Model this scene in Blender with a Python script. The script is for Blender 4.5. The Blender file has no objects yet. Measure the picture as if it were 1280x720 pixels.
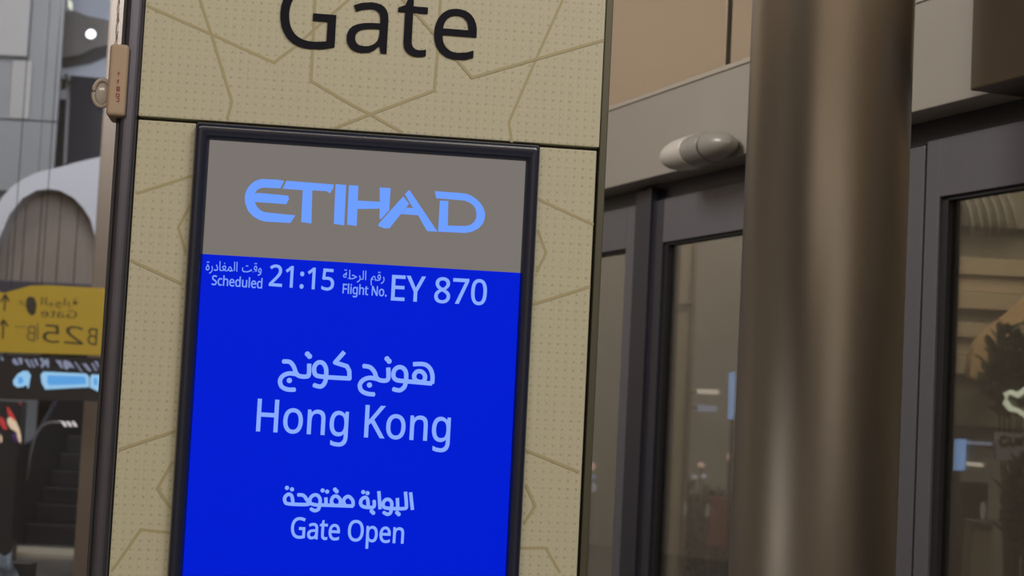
import bpy, bmesh, math, random
from mathutils import Vector, Matrix

C = bpy.context.scene.collection
random.seed(7)

# ------------------------------------------------------------------ camera
F = 2200.0                                   # focal length in pixels of a 1280 px wide frame
PITCH, ROLL = math.radians(3.95), math.radians(2.87)
PSI, TH = math.radians(7.0), math.radians(20.4)   # yaw of the totem, direction of the door wall
EYE = Vector((0, 0, 1.6))
fw = Vector((0, math.cos(PITCH), math.sin(PITCH)))
rt0 = Vector((1, 0, 0)); up0 = rt0.cross(fw)
rt = math.cos(ROLL) * rt0 + math.sin(ROLL) * up0
up = -math.sin(ROLL) * rt0 + math.cos(ROLL) * up0
cam_data = bpy.data.cameras.new('camera')
cam_data.sensor_width = 36.0
cam_data.lens = 36.0 * F / 1280.0
cam_data.clip_start = 0.05
cam_data.dof.use_dof = True; cam_data.dof.focus_distance = 3.8; cam_data.dof.aperture_fstop = 6.0
cam = bpy.data.objects.new('camera', cam_data); C.objects.link(cam)
cam.matrix_world = Matrix(((rt.x, up.x, -fw.x, EYE.x), (rt.y, up.y, -fw.y, EYE.y), (rt.z, up.z, -fw.z, EYE.z), (0, 0, 0, 1)))
bpy.context.scene.camera = cam

# ------------------------------------------------------------------ view, world, large lights
sc = bpy.context.scene
sc.view_settings.view_transform = 'Standard'
sc.view_settings.look = 'None'
sc.view_settings.gamma = 1.0
sc.view_settings.use_curve_mapping = False
sc.view_settings.exposure = 0.0
world = bpy.data.worlds.new('world'); sc.world = world
world.use_nodes = True
world.node_tree.nodes['Background'].inputs[0].default_value = (0.55, 0.52, 0.5, 1)
world.node_tree.nodes['Background'].inputs[1].default_value = 0.05

def area(name, loc, target, sx, sy, power, col):
    l = bpy.data.lights.new(name, 'AREA'); l.shape = 'RECTANGLE'; l.size = sx; l.size_y = sy
    l.energy = power; l.color = col
    o = bpy.data.objects.new(name, l); C.objects.link(o); o.location = loc
    o.rotation_euler = (Vector(target) - Vector(loc)).to_track_quat('-Z', 'Y').to_euler()
    return o
area('ceiling_light_hall', (2.2, 0.6, 5.6), (0.2, 3.6, 1.6), 3.0, 1.2, 100, (1.0, 0.94, 0.84))
area('fill_light_left', (-3.2, 4.9, 5.6), (1.0, 8.5, 2.2), 2.0, 2.0, 250, (1.0, 0.95, 0.90))  # added fill, no such fitting known; brightens the door wall
area('fill_light_rear', (-1.0, -4.5, 5.8), (-1.0, -4.5, 0), 9.0, 3.0, 700, (1.0, 0.86, 0.70))  # added fill behind the camera; brightens the hall that the column reflects
area('ceiling_light_right', (4.2, -1.5, 5.8), (2.6, 2.0, 1.2), 2.0, 3.0, 200, (1.0, 0.86, 0.72))
area('ceiling_light_concourse', (-3.0, 14.0, 5.8), (-3.8, 20.0, 2.5), 3.0, 3.0, 340, (0.93, 0.96, 1.0))
area('fill_light_far_left', (-6.2, 16.5, 7.6), (-9.0, 17.5, 4.5), 1.0, 2.5, 300, (1.0, 0.94, 0.86))  # added fill on the left wall, so the cladding reflects a glow
area('ceiling_light_corridor', (3.0, 8.6, 5.6), (3.2, 11.5, 1.4), 2.5, 2.0, 220, (1.0, 0.90, 0.72))

# ------------------------------------------------------------------ measuring helpers
def ray(x, y):
    return fw * F + rt * (x - 640) + up * (360 - y)
def hit(x, y, P, n):
    d = ray(x, y); return EYE + d * (((P - EYE).dot(n)) / d.dot(n))
def at(x, y, Y):
    """world (X, Z) of the spot seen at x, y on the upright plane at distance Y"""
    p = hit(x, y, Vector((0, Y, 0)), Vector((0, 1, 0))); return (p.x, p.z)
P0 = EYE + ray(450, 400) / F * 3.8                       # a spot on the totem's front
def S(x, y):
    """totem front: metres across from its axis, height"""
    h = hit(x, y, P0, Vector((math.sin(PSI), -math.cos(PSI), 0))); d = h - P0
    return (d.x * math.cos(PSI) + d.y * math.sin(PSI), h.z)
q_ = ray(1182, 245); Q0 = EYE + q_ * (0.75 / q_.z)       # upper corner of the right door's glass

# ------------------------------------------------------------------ materials
def mat(name, col, rough=0.5, metal=0.0, emit=None, strength=1.0, noise=0.0, nscale=20.0, bump=0.0, coat=0.0, spec=0.5, stretch=None):
    m = bpy.data.materials.new(name); m.use_nodes = True
    nt = m.node_tree; b = nt.nodes['Principled BSDF']
    b.inputs['Base Color'].default_value = (*col, 1)
    b.inputs['Roughness'].default_value = rough; b.inputs['Metallic'].default_value = metal
    b.inputs['Specular IOR Level'].default_value = spec
    b.inputs['Coat Weight'].default_value = coat
    if emit:
        b.inputs['Emission Color'].default_value = (*emit, 1); b.inputs['Emission Strength'].default_value = strength
    if noise or bump:
        tc = nt.nodes.new('ShaderNodeTexCoord'); mp = nt.nodes.new('ShaderNodeMapping')
        nt.links.new(tc.outputs['Object'], mp.inputs[0])
        if stretch: mp.inputs['Scale'].default_value = stretch
        nz = nt.nodes.new('ShaderNodeTexNoise'); nz.inputs['Scale'].default_value = nscale; nz.inputs['Detail'].default_value = 5
        nt.links.new(mp.outputs[0], nz.inputs['Vector'])
        if noise:
            mx = nt.nodes.new('ShaderNodeMix'); mx.data_type = 'RGBA'
            mx.inputs['A'].default_value = (*[c * (1 - noise) for c in col], 1)
            mx.inputs['B'].default_value = (*[min(1, c * (1 + noise)) for c in col], 1)
            nt.links.new(nz.outputs['Fac'], mx.inputs['Factor']); nt.links.new(mx.outputs['Result'], b.inputs['Base Color'])
        if bump:
            bp = nt.nodes.new('ShaderNodeBump'); bp.inputs['Strength'].default_value = bump; bp.inputs['Distance'].default_value = 0.002
            nt.links.new(nz.outputs['Fac'], bp.inputs['Height']); nt.links.new(bp.outputs[0], b.inputs['Normal'])
    return m

def glass_mat(name, tint, refl=1.0, rough=0.03):
    m = bpy.data.materials.new(name); m.use_nodes = True; nt = m.node_tree; nt.nodes.clear()
    o = nt.nodes.new('ShaderNodeOutputMaterial'); mx = nt.nodes.new('ShaderNodeMixShader')
    t = nt.nodes.new('ShaderNodeBsdfTransparent'); t.inputs[0].default_value = (*tint, 1)
    g = nt.nodes.new('ShaderNodeBsdfGlossy'); g.inputs['Roughness'].default_value = rough
    fr = nt.nodes.new('ShaderNodeFresnel'); fr.inputs[0].default_value = 1.5
    mu = nt.nodes.new('ShaderNodeMath'); mu.operation = 'MULTIPLY'; mu.inputs[1].default_value = refl
    nt.links.new(fr.outputs[0], mu.inputs[0]); nt.links.new(mu.outputs[0], mx.inputs[0])
    nt.links.new(t.outputs[0], mx.inputs[1]); nt.links.new(g.outputs[0], mx.inputs[2]); nt.links.new(mx.outputs[0], o.inputs[0])
    return m

def panel_mat():
    """cream back-painted panel: woven grid of small darker rectangles under a faint thread grain"""
    m = mat('cream_woven_panel', (0.43, 0.395, 0.265), 0.45)
    nt = m.node_tree; b = nt.nodes['Principled BSDF']; N = nt.nodes.new; L = nt.links.new
    tc = N('ShaderNodeTexCoord'); sp = N('ShaderNodeSeparateXYZ'); L(tc.outputs['Object'], sp.inputs[0])
    def math_(op, a, b_=None, clamp=False):
        n = N('ShaderNodeMath'); n.operation = op; n.use_clamp = clamp
        for i, v in enumerate((a, b_)):
            if v is None: continue
            if isinstance(v, (int, float)): n.inputs[i].default_value = v
            else: L(v, n.inputs[i])
        return n.outputs[0]
    def dots(px, pz, wx, wz, ox=0.0, oz=0.0):
        cx = math_('PINGPONG', math_('ADD', sp.outputs[0], 10 + ox), px / 2)
        cz = math_('PINGPONG', math_('ADD', sp.outputs[2], 10 + oz), pz / 2)
        return math_('MULTIPLY', math_('LESS_THAN', cx, wx), math_('LESS_THAN', cz, wz))
    nz = N('ShaderNodeTexNoise'); nz.inputs['Scale'].default_value = 22; L(tc.outputs['Object'], nz.inputs['Vector'])
    nz2 = N('ShaderNodeTexNoise'); nz2.inputs['Scale'].default_value = 3; L(tc.outputs['Object'], nz2.inputs['Vector'])
    mp = N('ShaderNodeMapping'); mp.inputs['Scale'].default_value = (220, 1, 9); L(tc.outputs['Object'], mp.inputs[0])
    nz3 = N('ShaderNodeTexNoise'); nz3.inputs['Scale'].default_value = 1.0; L(mp.outputs[0], nz3.inputs['Vector'])
    strong = math_('MULTIPLY', dots(0.0185, 0.0185, 0.0026, 0.0026), math_('MULTIPLY', nz.outputs['Fac'], 0.6))
    fine = math_('MULTIPLY', dots(0.00925, 0.0105, 0.0015, 0.0019, 0.003), 0.13)
    th = math_('MULTIPLY', math_('SUBTRACT', nz3.outputs['Fac'], 0.5, True), 0.35)
    fac = math_('ADD', math_('ADD', strong, fine), th, True)
    mx = N('ShaderNodeMix'); mx.data_type = 'RGBA'
    mx2 = N('ShaderNodeMix'); mx2.data_type = 'RGBA'
    mx2.inputs['A'].default_value = (0.45, 0.438, 0.36, 1); mx2.inputs['B'].default_value = (0.448, 0.455, 0.325, 1)
    L(nz2.outputs['Fac'], mx2.inputs['Factor']); L(mx2.outputs['Result'], mx.inputs['A'])
    mx.inputs['B'].default_value = (0.17, 0.15, 0.10, 1)
    L(fac, mx.inputs['Factor']); L(mx.outputs['Result'], b.inputs['Base Color'])
    return m

def steel_mat(name, col, rough, metal=1.0, aniso=0.0, grain=0.025):
    m = mat(name, col, rough, metal); nt = m.node_tree; b = nt.nodes['Principled BSDF']
    tc = nt.nodes.new('ShaderNodeTexCoord'); mp = nt.nodes.new('ShaderNodeMapping'); nt.links.new(tc.outputs['Object'], mp.inputs[0])
    mp.inputs['Scale'].default_value = (3, 3, 900)
    nz = nt.nodes.new('ShaderNodeTexNoise'); nz.inputs['Scale'].default_value = 2.0; nz.inputs['Detail'].default_value = 4
    nt.links.new(mp.outputs[0], nz.inputs['Vector'])
    mr = nt.nodes.new('ShaderNodeMapRange'); mr.inputs['To Min'].default_value = rough - grain; mr.inputs['To Max'].default_value = rough + grain
    nt.links.new(nz.outputs['Fac'], mr.inputs['Value']); nt.links.new(mr.outputs[0], b.inputs['Roughness'])
    return m

M = dict(
    panel=panel_mat(),
    inlay=mat('olive_inlay', (0.34, 0.31, 0.18), 0.5),
    trim=mat('bronze_grey_edge', (0.12, 0.125, 0.17), 0.3, 0.85, noise=0.1),
    olive=mat('olive_edge', (0.075, 0.075, 0.055), 0.4, 0.4),
    shadowgap=mat('black_shade_backing', (0.012, 0.012, 0.016), 0.6),  # black of the backings and of the painted shade strip
    body=mat('totem_core', (0.10, 0.095, 0.085), 0.6),
    letter=mat('charcoal_letter', (0.010, 0.011, 0.018), 0.75, spec=0.12),
    bezel=mat('gloss_navy_bezel', (0.009, 0.015, 0.038), 0.22, coat=0.3),
    blue=mat('lit_blue_screen', (0.0, 0.002, 0.03), 0.25, emit=(0.0, 0.0115, 0.63), strength=1.0, spec=0.05),
    taupe=mat('lit_taupe_band', (0.02, 0.02, 0.02), 0.3, emit=(0.172, 0.155, 0.145), spec=0.2),
    logo=mat('lit_logo_blue', (0, 0, 0), 0.4, emit=(0.155, 0.345, 1.0), spec=0.0),
    text=mat('lit_text_blue', (0, 0, 0), 0.4, emit=(0.25, 0.41, 1.0), spec=0.0),
    text2=mat('lit_small_text_blue', (0, 0, 0), 0.4, emit=(0.21, 0.36, 0.95), spec=0.0),
    steel=steel_mat('brushed_column_steel', (0.68, 0.61, 0.52), 0.33, grain=0.0),
    gold=steel_mat('brushed_champagne_cladding', (0.66, 0.57, 0.47), 0.36, grain=0.01),
    header=mat('header_beige', (0.29, 0.265, 0.232), 0.5, 0.1, noise=0.05, nscale=4),
    lip=mat('header_lip', (0.34, 0.30, 0.25), 0.45),
    brown=steel_mat('brown_cladding', (0.235, 0.20, 0.16), 0.4),
    frame=mat('anodised_grey_frame', (0.12, 0.117, 0.135), 0.42, 0.3, noise=0.05),
    framedark=mat('dark_frame', (0.04, 0.04, 0.055), 0.4, 0.4),
    gasket=mat('black_gasket', (0.008, 0.008, 0.01), 0.6),
    doorglass=glass_mat('tinted_door_glass', (0.88, 0.875, 0.86), 0.7),
    paneglass=glass_mat('clear_partition_glass', (0.86, 0.87, 0.9), 0.6),
    sensor=mat('sensor_plastic', (0.5, 0.46, 0.41), 0.35),
    sensor2=mat('sensor_lens', (0.24, 0.225, 0.2), 0.3),
    beige=mat('beige_plastic', (0.36, 0.27, 0.20), 0.5),
    red=mat('red_print', (0.22, 0.045, 0.03), 0.5),
    knobglass=mat('frosted_knob', (0.55, 0.52, 0.5), 0.2, coat=0.5),
    post=mat('tan_post', (0.13, 0.095, 0.066), 0.6, noise=0.06),
    cable=mat('steel_cable', (0.35, 0.33, 0.3), 0.4, 0.6),
    floor=mat('dark_polished_floor', (0.11, 0.10, 0.09), 0.25, noise=0.15, nscale=3),
    ceil=mat('pale_ceiling', (0.42, 0.43, 0.45), 0.7),
    wallbrown=mat('tan_wall', (0.40, 0.33, 0.26), 0.7, noise=0.1, nscale=2),
    walldark=mat('dark_wall', (0.035, 0.036, 0.042), 0.6, noise=0.2, nscale=2),
    grey=mat('grey_cladding', (0.20, 0.215, 0.23), 0.4, noise=0.05, nscale=2),
    lightgrey=mat('light_grey_cladding', (0.30, 0.305, 0.305), 0.4, noise=0.05, nscale=2),
    white=mat('white_plaster', (0.38, 0.39, 0.42), 0.6),
    skywhite=mat('cool_white_vault', (0.62, 0.68, 0.78), 0.6),
    wood=mat('brown_timber', (0.15, 0.12, 0.10), 0.5, noise=0.25, nscale=5, stretch=(8, 8, 0.6)),
    ceilbrown=mat('taupe_soffit', (0.20, 0.19, 0.18), 0.6),
    navy=mat('dark_navy_panel', (0.02, 0.026, 0.04), 0.35),
    yellow=mat('backlit_yellow', (0.2, 0.13, 0.01), 0.5, emit=(0.30, 0.19, 0.008), strength=0.8, noise=0.12, nscale=5),
    ink=mat('olive_black_print', (0.035, 0.03, 0.012), 0.6),
    inkfaint=mat('faded_print', (0.14, 0.105, 0.03), 0.6),
    board=mat('dark_board', (0.02, 0.022, 0.028), 0.3),
    cyan=mat('lit_cyan_panel', (0, 0, 0), 0.4, emit=(0.12, 0.45, 0.92)),
    cyanlight=mat('lit_pale_cyan_edge', (0, 0, 0), 0.4, emit=(0.38, 0.72, 1.0)),
    palewhite=mat('lit_grey_letters', (0, 0, 0), 0.4, emit=(0.26, 0.29, 0.40)),
    step=mat('escalator_step', (0.016, 0.018, 0.026), 0.4, 0.3),
    stepedge=mat('step_edge', (0.045, 0.047, 0.06), 0.4, 0.5),
    rail=mat('dull_handrail', (0.2, 0.2, 0.21), 0.3, 0.6),
    glowpaint=mat('white_hatch', (0.75, 0.7, 0.68), 0.5, emit=(0.5, 0.45, 0.43), strength=0.8),  # white paint with brightness added as emission; the marks are no lamp
    postered=mat('lit_red', (0, 0, 0), 0.5, emit=(0.55, 0.04, 0.035)),
    postercream=mat('lit_cream', (0, 0, 0), 0.5, emit=(0.85, 0.62, 0.40)),
    posterpurple=mat('lit_purple', (0, 0, 0), 0.5, emit=(0.07, 0.02, 0.12)),
    lamp=mat('lamp_glow', (1, 1, 1), 0.5, emit=(1, 0.98, 0.95), strength=3.0),
    leaf=mat('dark_leaf', (0.035, 0.06, 0.03), 0.45, noise=0.3, nscale=12),
    leafblue=mat('bluish_leaf', (0.02, 0.045, 0.035), 0.45, noise=0.3, nscale=12),
    stem=mat('brown_stem', (0.06, 0.045, 0.03), 0.7),
    pot=mat('grey_planter', (0.12, 0.115, 0.11), 0.6),
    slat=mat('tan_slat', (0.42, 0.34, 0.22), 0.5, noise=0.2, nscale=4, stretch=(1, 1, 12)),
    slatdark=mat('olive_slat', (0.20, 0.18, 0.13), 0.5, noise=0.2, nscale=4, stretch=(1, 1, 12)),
    fin=mat('gold_reflection', (0.72, 0.50, 0.26), 0.4, 0.2, noise=0.1, nscale=6),
    rib=mat('pale_rib', (0.42, 0.41, 0.35), 0.5),
    screenlight=mat('lit_pale_blue_screen', (0, 0, 0), 0.4, emit=(0.30, 0.52, 0.95)),
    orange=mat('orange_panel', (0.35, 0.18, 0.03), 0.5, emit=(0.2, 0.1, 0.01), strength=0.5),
    tube=mat('greenish_white_tube', (0, 0, 0), 0.4, emit=(0.95, 1.0, 0.72), strength=1.1),
    striplight=mat('warm_strip', (0, 0, 0), 0.4, emit=(0.9, 0.78, 0.62)),
    striplight2=mat('cool_strip', (0, 0, 0), 0.4, emit=(0.28, 0.31, 0.42)),
    pinkglow=mat('pink_globe', (0, 0, 0), 0.4, emit=(0.75, 0.48, 0.38)),
    blueglow=mat('blue_grey_globe', (0, 0, 0), 0.4, emit=(0.26, 0.32, 0.45)),
    whiteglow=mat('white_globe', (0, 0, 0), 0.4, emit=(0.40, 0.42, 0.46)),
    dimglow=mat('dim_globe', (0, 0, 0), 0.4, emit=(0.19, 0.175, 0.145)),
    maroon=mat('maroon_box', (0.13, 0.03, 0.03), 0.6),
    plaque=mat('grey_plaque', (0.25, 0.27, 0.30), 0.5),
    corridor=mat('corridor_wall', (0.27, 0.262, 0.23), 0.7, noise=0.15, nscale=1.2),
    khaki=mat('khaki_box', (0.30, 0.27, 0.2), 0.6),
)

# ------------------------------------------------------------------ building helpers
def link(name, me, m, parent=None, kind=None):
    me.materials.clear(); me.materials.append(m)
    o = bpy.data.objects.new(name, me); C.objects.link(o)
    if parent is not None: o.parent = parent
    if kind: o['kind'] = kind
    return o
def empty(name, loc=(0, 0, 0), rz=0.0, label=None, cat=None, group=None, kind=None):
    o = bpy.data.objects.new(name, None); C.objects.link(o); o.location = loc; o.rotation_euler = (0, 0, rz)
    o.empty_display_size = 0.1
    return tag(o, label, cat, group, kind)
def tag(o, label=None, cat=None, group=None, kind=None):
    if label: o['label'] = label
    if cat: o['category'] = cat
    if group: o['group'] = group
    if kind: o['kind'] = kind
    return o
def mesh_of(bm, name, smooth=False):
    bmesh.ops.recalc_face_normals(bm, faces=bm.faces)
    me = bpy.data.meshes.new(name); bm.to_mesh(me); bm.free()
    if smooth:
        for p in me.polygons: p.use_smooth = True
    return me
def box(name, x0, x1, y0, y1, z0, z1, m, parent=None, bev=0.0, kind=None, seg=2):
    bm = bmesh.new(); bmesh.ops.create_cube(bm, size=1)
    for v in bm.verts:
        v.co = ((x0 + x1) / 2 + v.co.x * (x1 - x0), (y0 + y1) / 2 + v.co.y * (y1 - y0), (z0 + z1) / 2 + v.co.z * (z1 - z0))
    if bev: bmesh.ops.bevel(bm, geom=bm.edges[:], offset=bev, segments=seg, profile=0.5, affect='EDGES')
    return link(name, mesh_of(bm, name), m, parent, kind)
def fill(name, loops, m, parent, y, thick=0.0, kind=None, grow=0.0):
    """filled outline(s) in the local x-z plane standing from y (front) back to y+thick, holes kept"""
    cu = bpy.data.curves.new(name, 'CURVE'); cu.dimensions = '2D'; cu.fill_mode = 'BOTH'; cu.extrude = thick / 2; cu.offset = grow
    for lp in loops:
        s = cu.splines.new('POLY'); s.points.add(len(lp) - 1)
        for p, c in zip(s.points, lp): p.co = (c[0], c[1], 0, 1)
        s.use_cyclic_u = True
    t = bpy.data.objects.new(name, cu)
    me = bpy.data.meshes.new_from_object(t)
    bpy.data.objects.remove(t); bpy.data.curves.remove(cu)
    me.name = name
    for v in me.vertices: v.co = (v.co.x, y + thick / 2 - v.co.z, v.co.y)
    return link(name, me, m, parent, kind)
def tube_mesh(name, pts, r, n=8, cap=True):
    bm = bmesh.new(); rings = []
    pts = [Vector(p) for p in pts]
    rr = r if isinstance(r, (list, tuple)) else [r] * len(pts)
    ref = Vector((0, 0, 1))
    for i, p in enumerate(pts):
        d = (pts[min(i + 1, len(pts) - 1)] - pts[max(i - 1, 0)]).normalized()
        a = d.cross(ref)
        if a.length < 0.05: a = d.cross(Vector((1, 0, 0)))
        a.normalize(); b = d.cross(a)
        rings.append([bm.verts.new(p + (a * math.cos(t * 2 * math.pi / n) + b * math.sin(t * 2 * math.pi / n)) * rr[i]) for t in range(n)])
    for i in range(len(rings) - 1):
        for k in range(n): bm.faces.new((rings[i][k], rings[i][(k + 1) % n], rings[i + 1][(k + 1) % n], rings[i + 1][k]))
    if cap:
        bm.faces.new(rings[0]); bm.faces.new(rings[-1])
    return mesh_of(bm, name, True)
def ball(name, c, r, m, parent=None, n=12):
    bm = bmesh.new(); bmesh.ops.create_uvsphere(bm, u_segments=n, v_segments=n // 2 + 2, radius=1)
    rr = r if isinstance(r, (tuple, list)) else (r, r, r)
    for v in bm.verts: v.co = (c[0] + v.co.x * rr[0], c[1] + v.co.y * rr[1], c[2] + v.co.z * rr[2])
    return link(name, mesh_of(bm, name, True), m, parent)
def smooth_line(pts, k=4):
    out = []
    for i in range(len(pts) - 1):
        p0 = pts[max(i - 1, 0)]; p1 = pts[i]; p2 = pts[i + 1]; p3 = pts[min(i + 2, len(pts) - 1)]
        for j in range(k):
            t = j / k
            out.append(tuple(0.5 * (2 * p1[a] + (p2[a] - p0[a]) * t + (2 * p0[a] - 5 * p1[a] + 4 * p2[a] - p3[a]) * t * t + (3 * p1[a] - p0[a] - 3 * p2[a] + p3[a]) * t ** 3) for a in (0, 1)))
    out.append(tuple(pts[-1])); return out
def strokes(name, lines, w, m, parent, y, thick=0.0):
    """pen strokes of width w in the local x-z plane: one mesh; a line of one point is a dot"""
    bm = bmesh.new()
    def disc(p, r, n=10):
        bm.faces.new([bm.verts.new((p[0] + r * math.cos(2 * math.pi * i / n), y - 0.0001, p[1] + r * math.sin(2 * math.pi * i / n))) for i in range(n)])
    for ln in lines:
        if len(ln) == 1: disc(ln[0], w * 0.62); continue
        for i in range(len(ln) - 1):
            a, b = Vector(ln[i]), Vector(ln[i + 1]); d = b - a
            if d.length < 1e-7: continue
            n = Vector((-d.y, d.x)).normalized() * w / 2
            bm.faces.new([bm.verts.new((q.x, y, q.y)) for q in (a + n, a - n, b - n, b + n)])
            if 0 < i: disc(ln[i], w / 2)
    if thick:
        r = bmesh.ops.extrude_face_region(bm, geom=bm.faces[:])
        for v in [g for g in r['geom'] if isinstance(g, bmesh.types.BMVert)]: v.co.y += thick
    return link(name, mesh_of(bm, name), m, parent)

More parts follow.
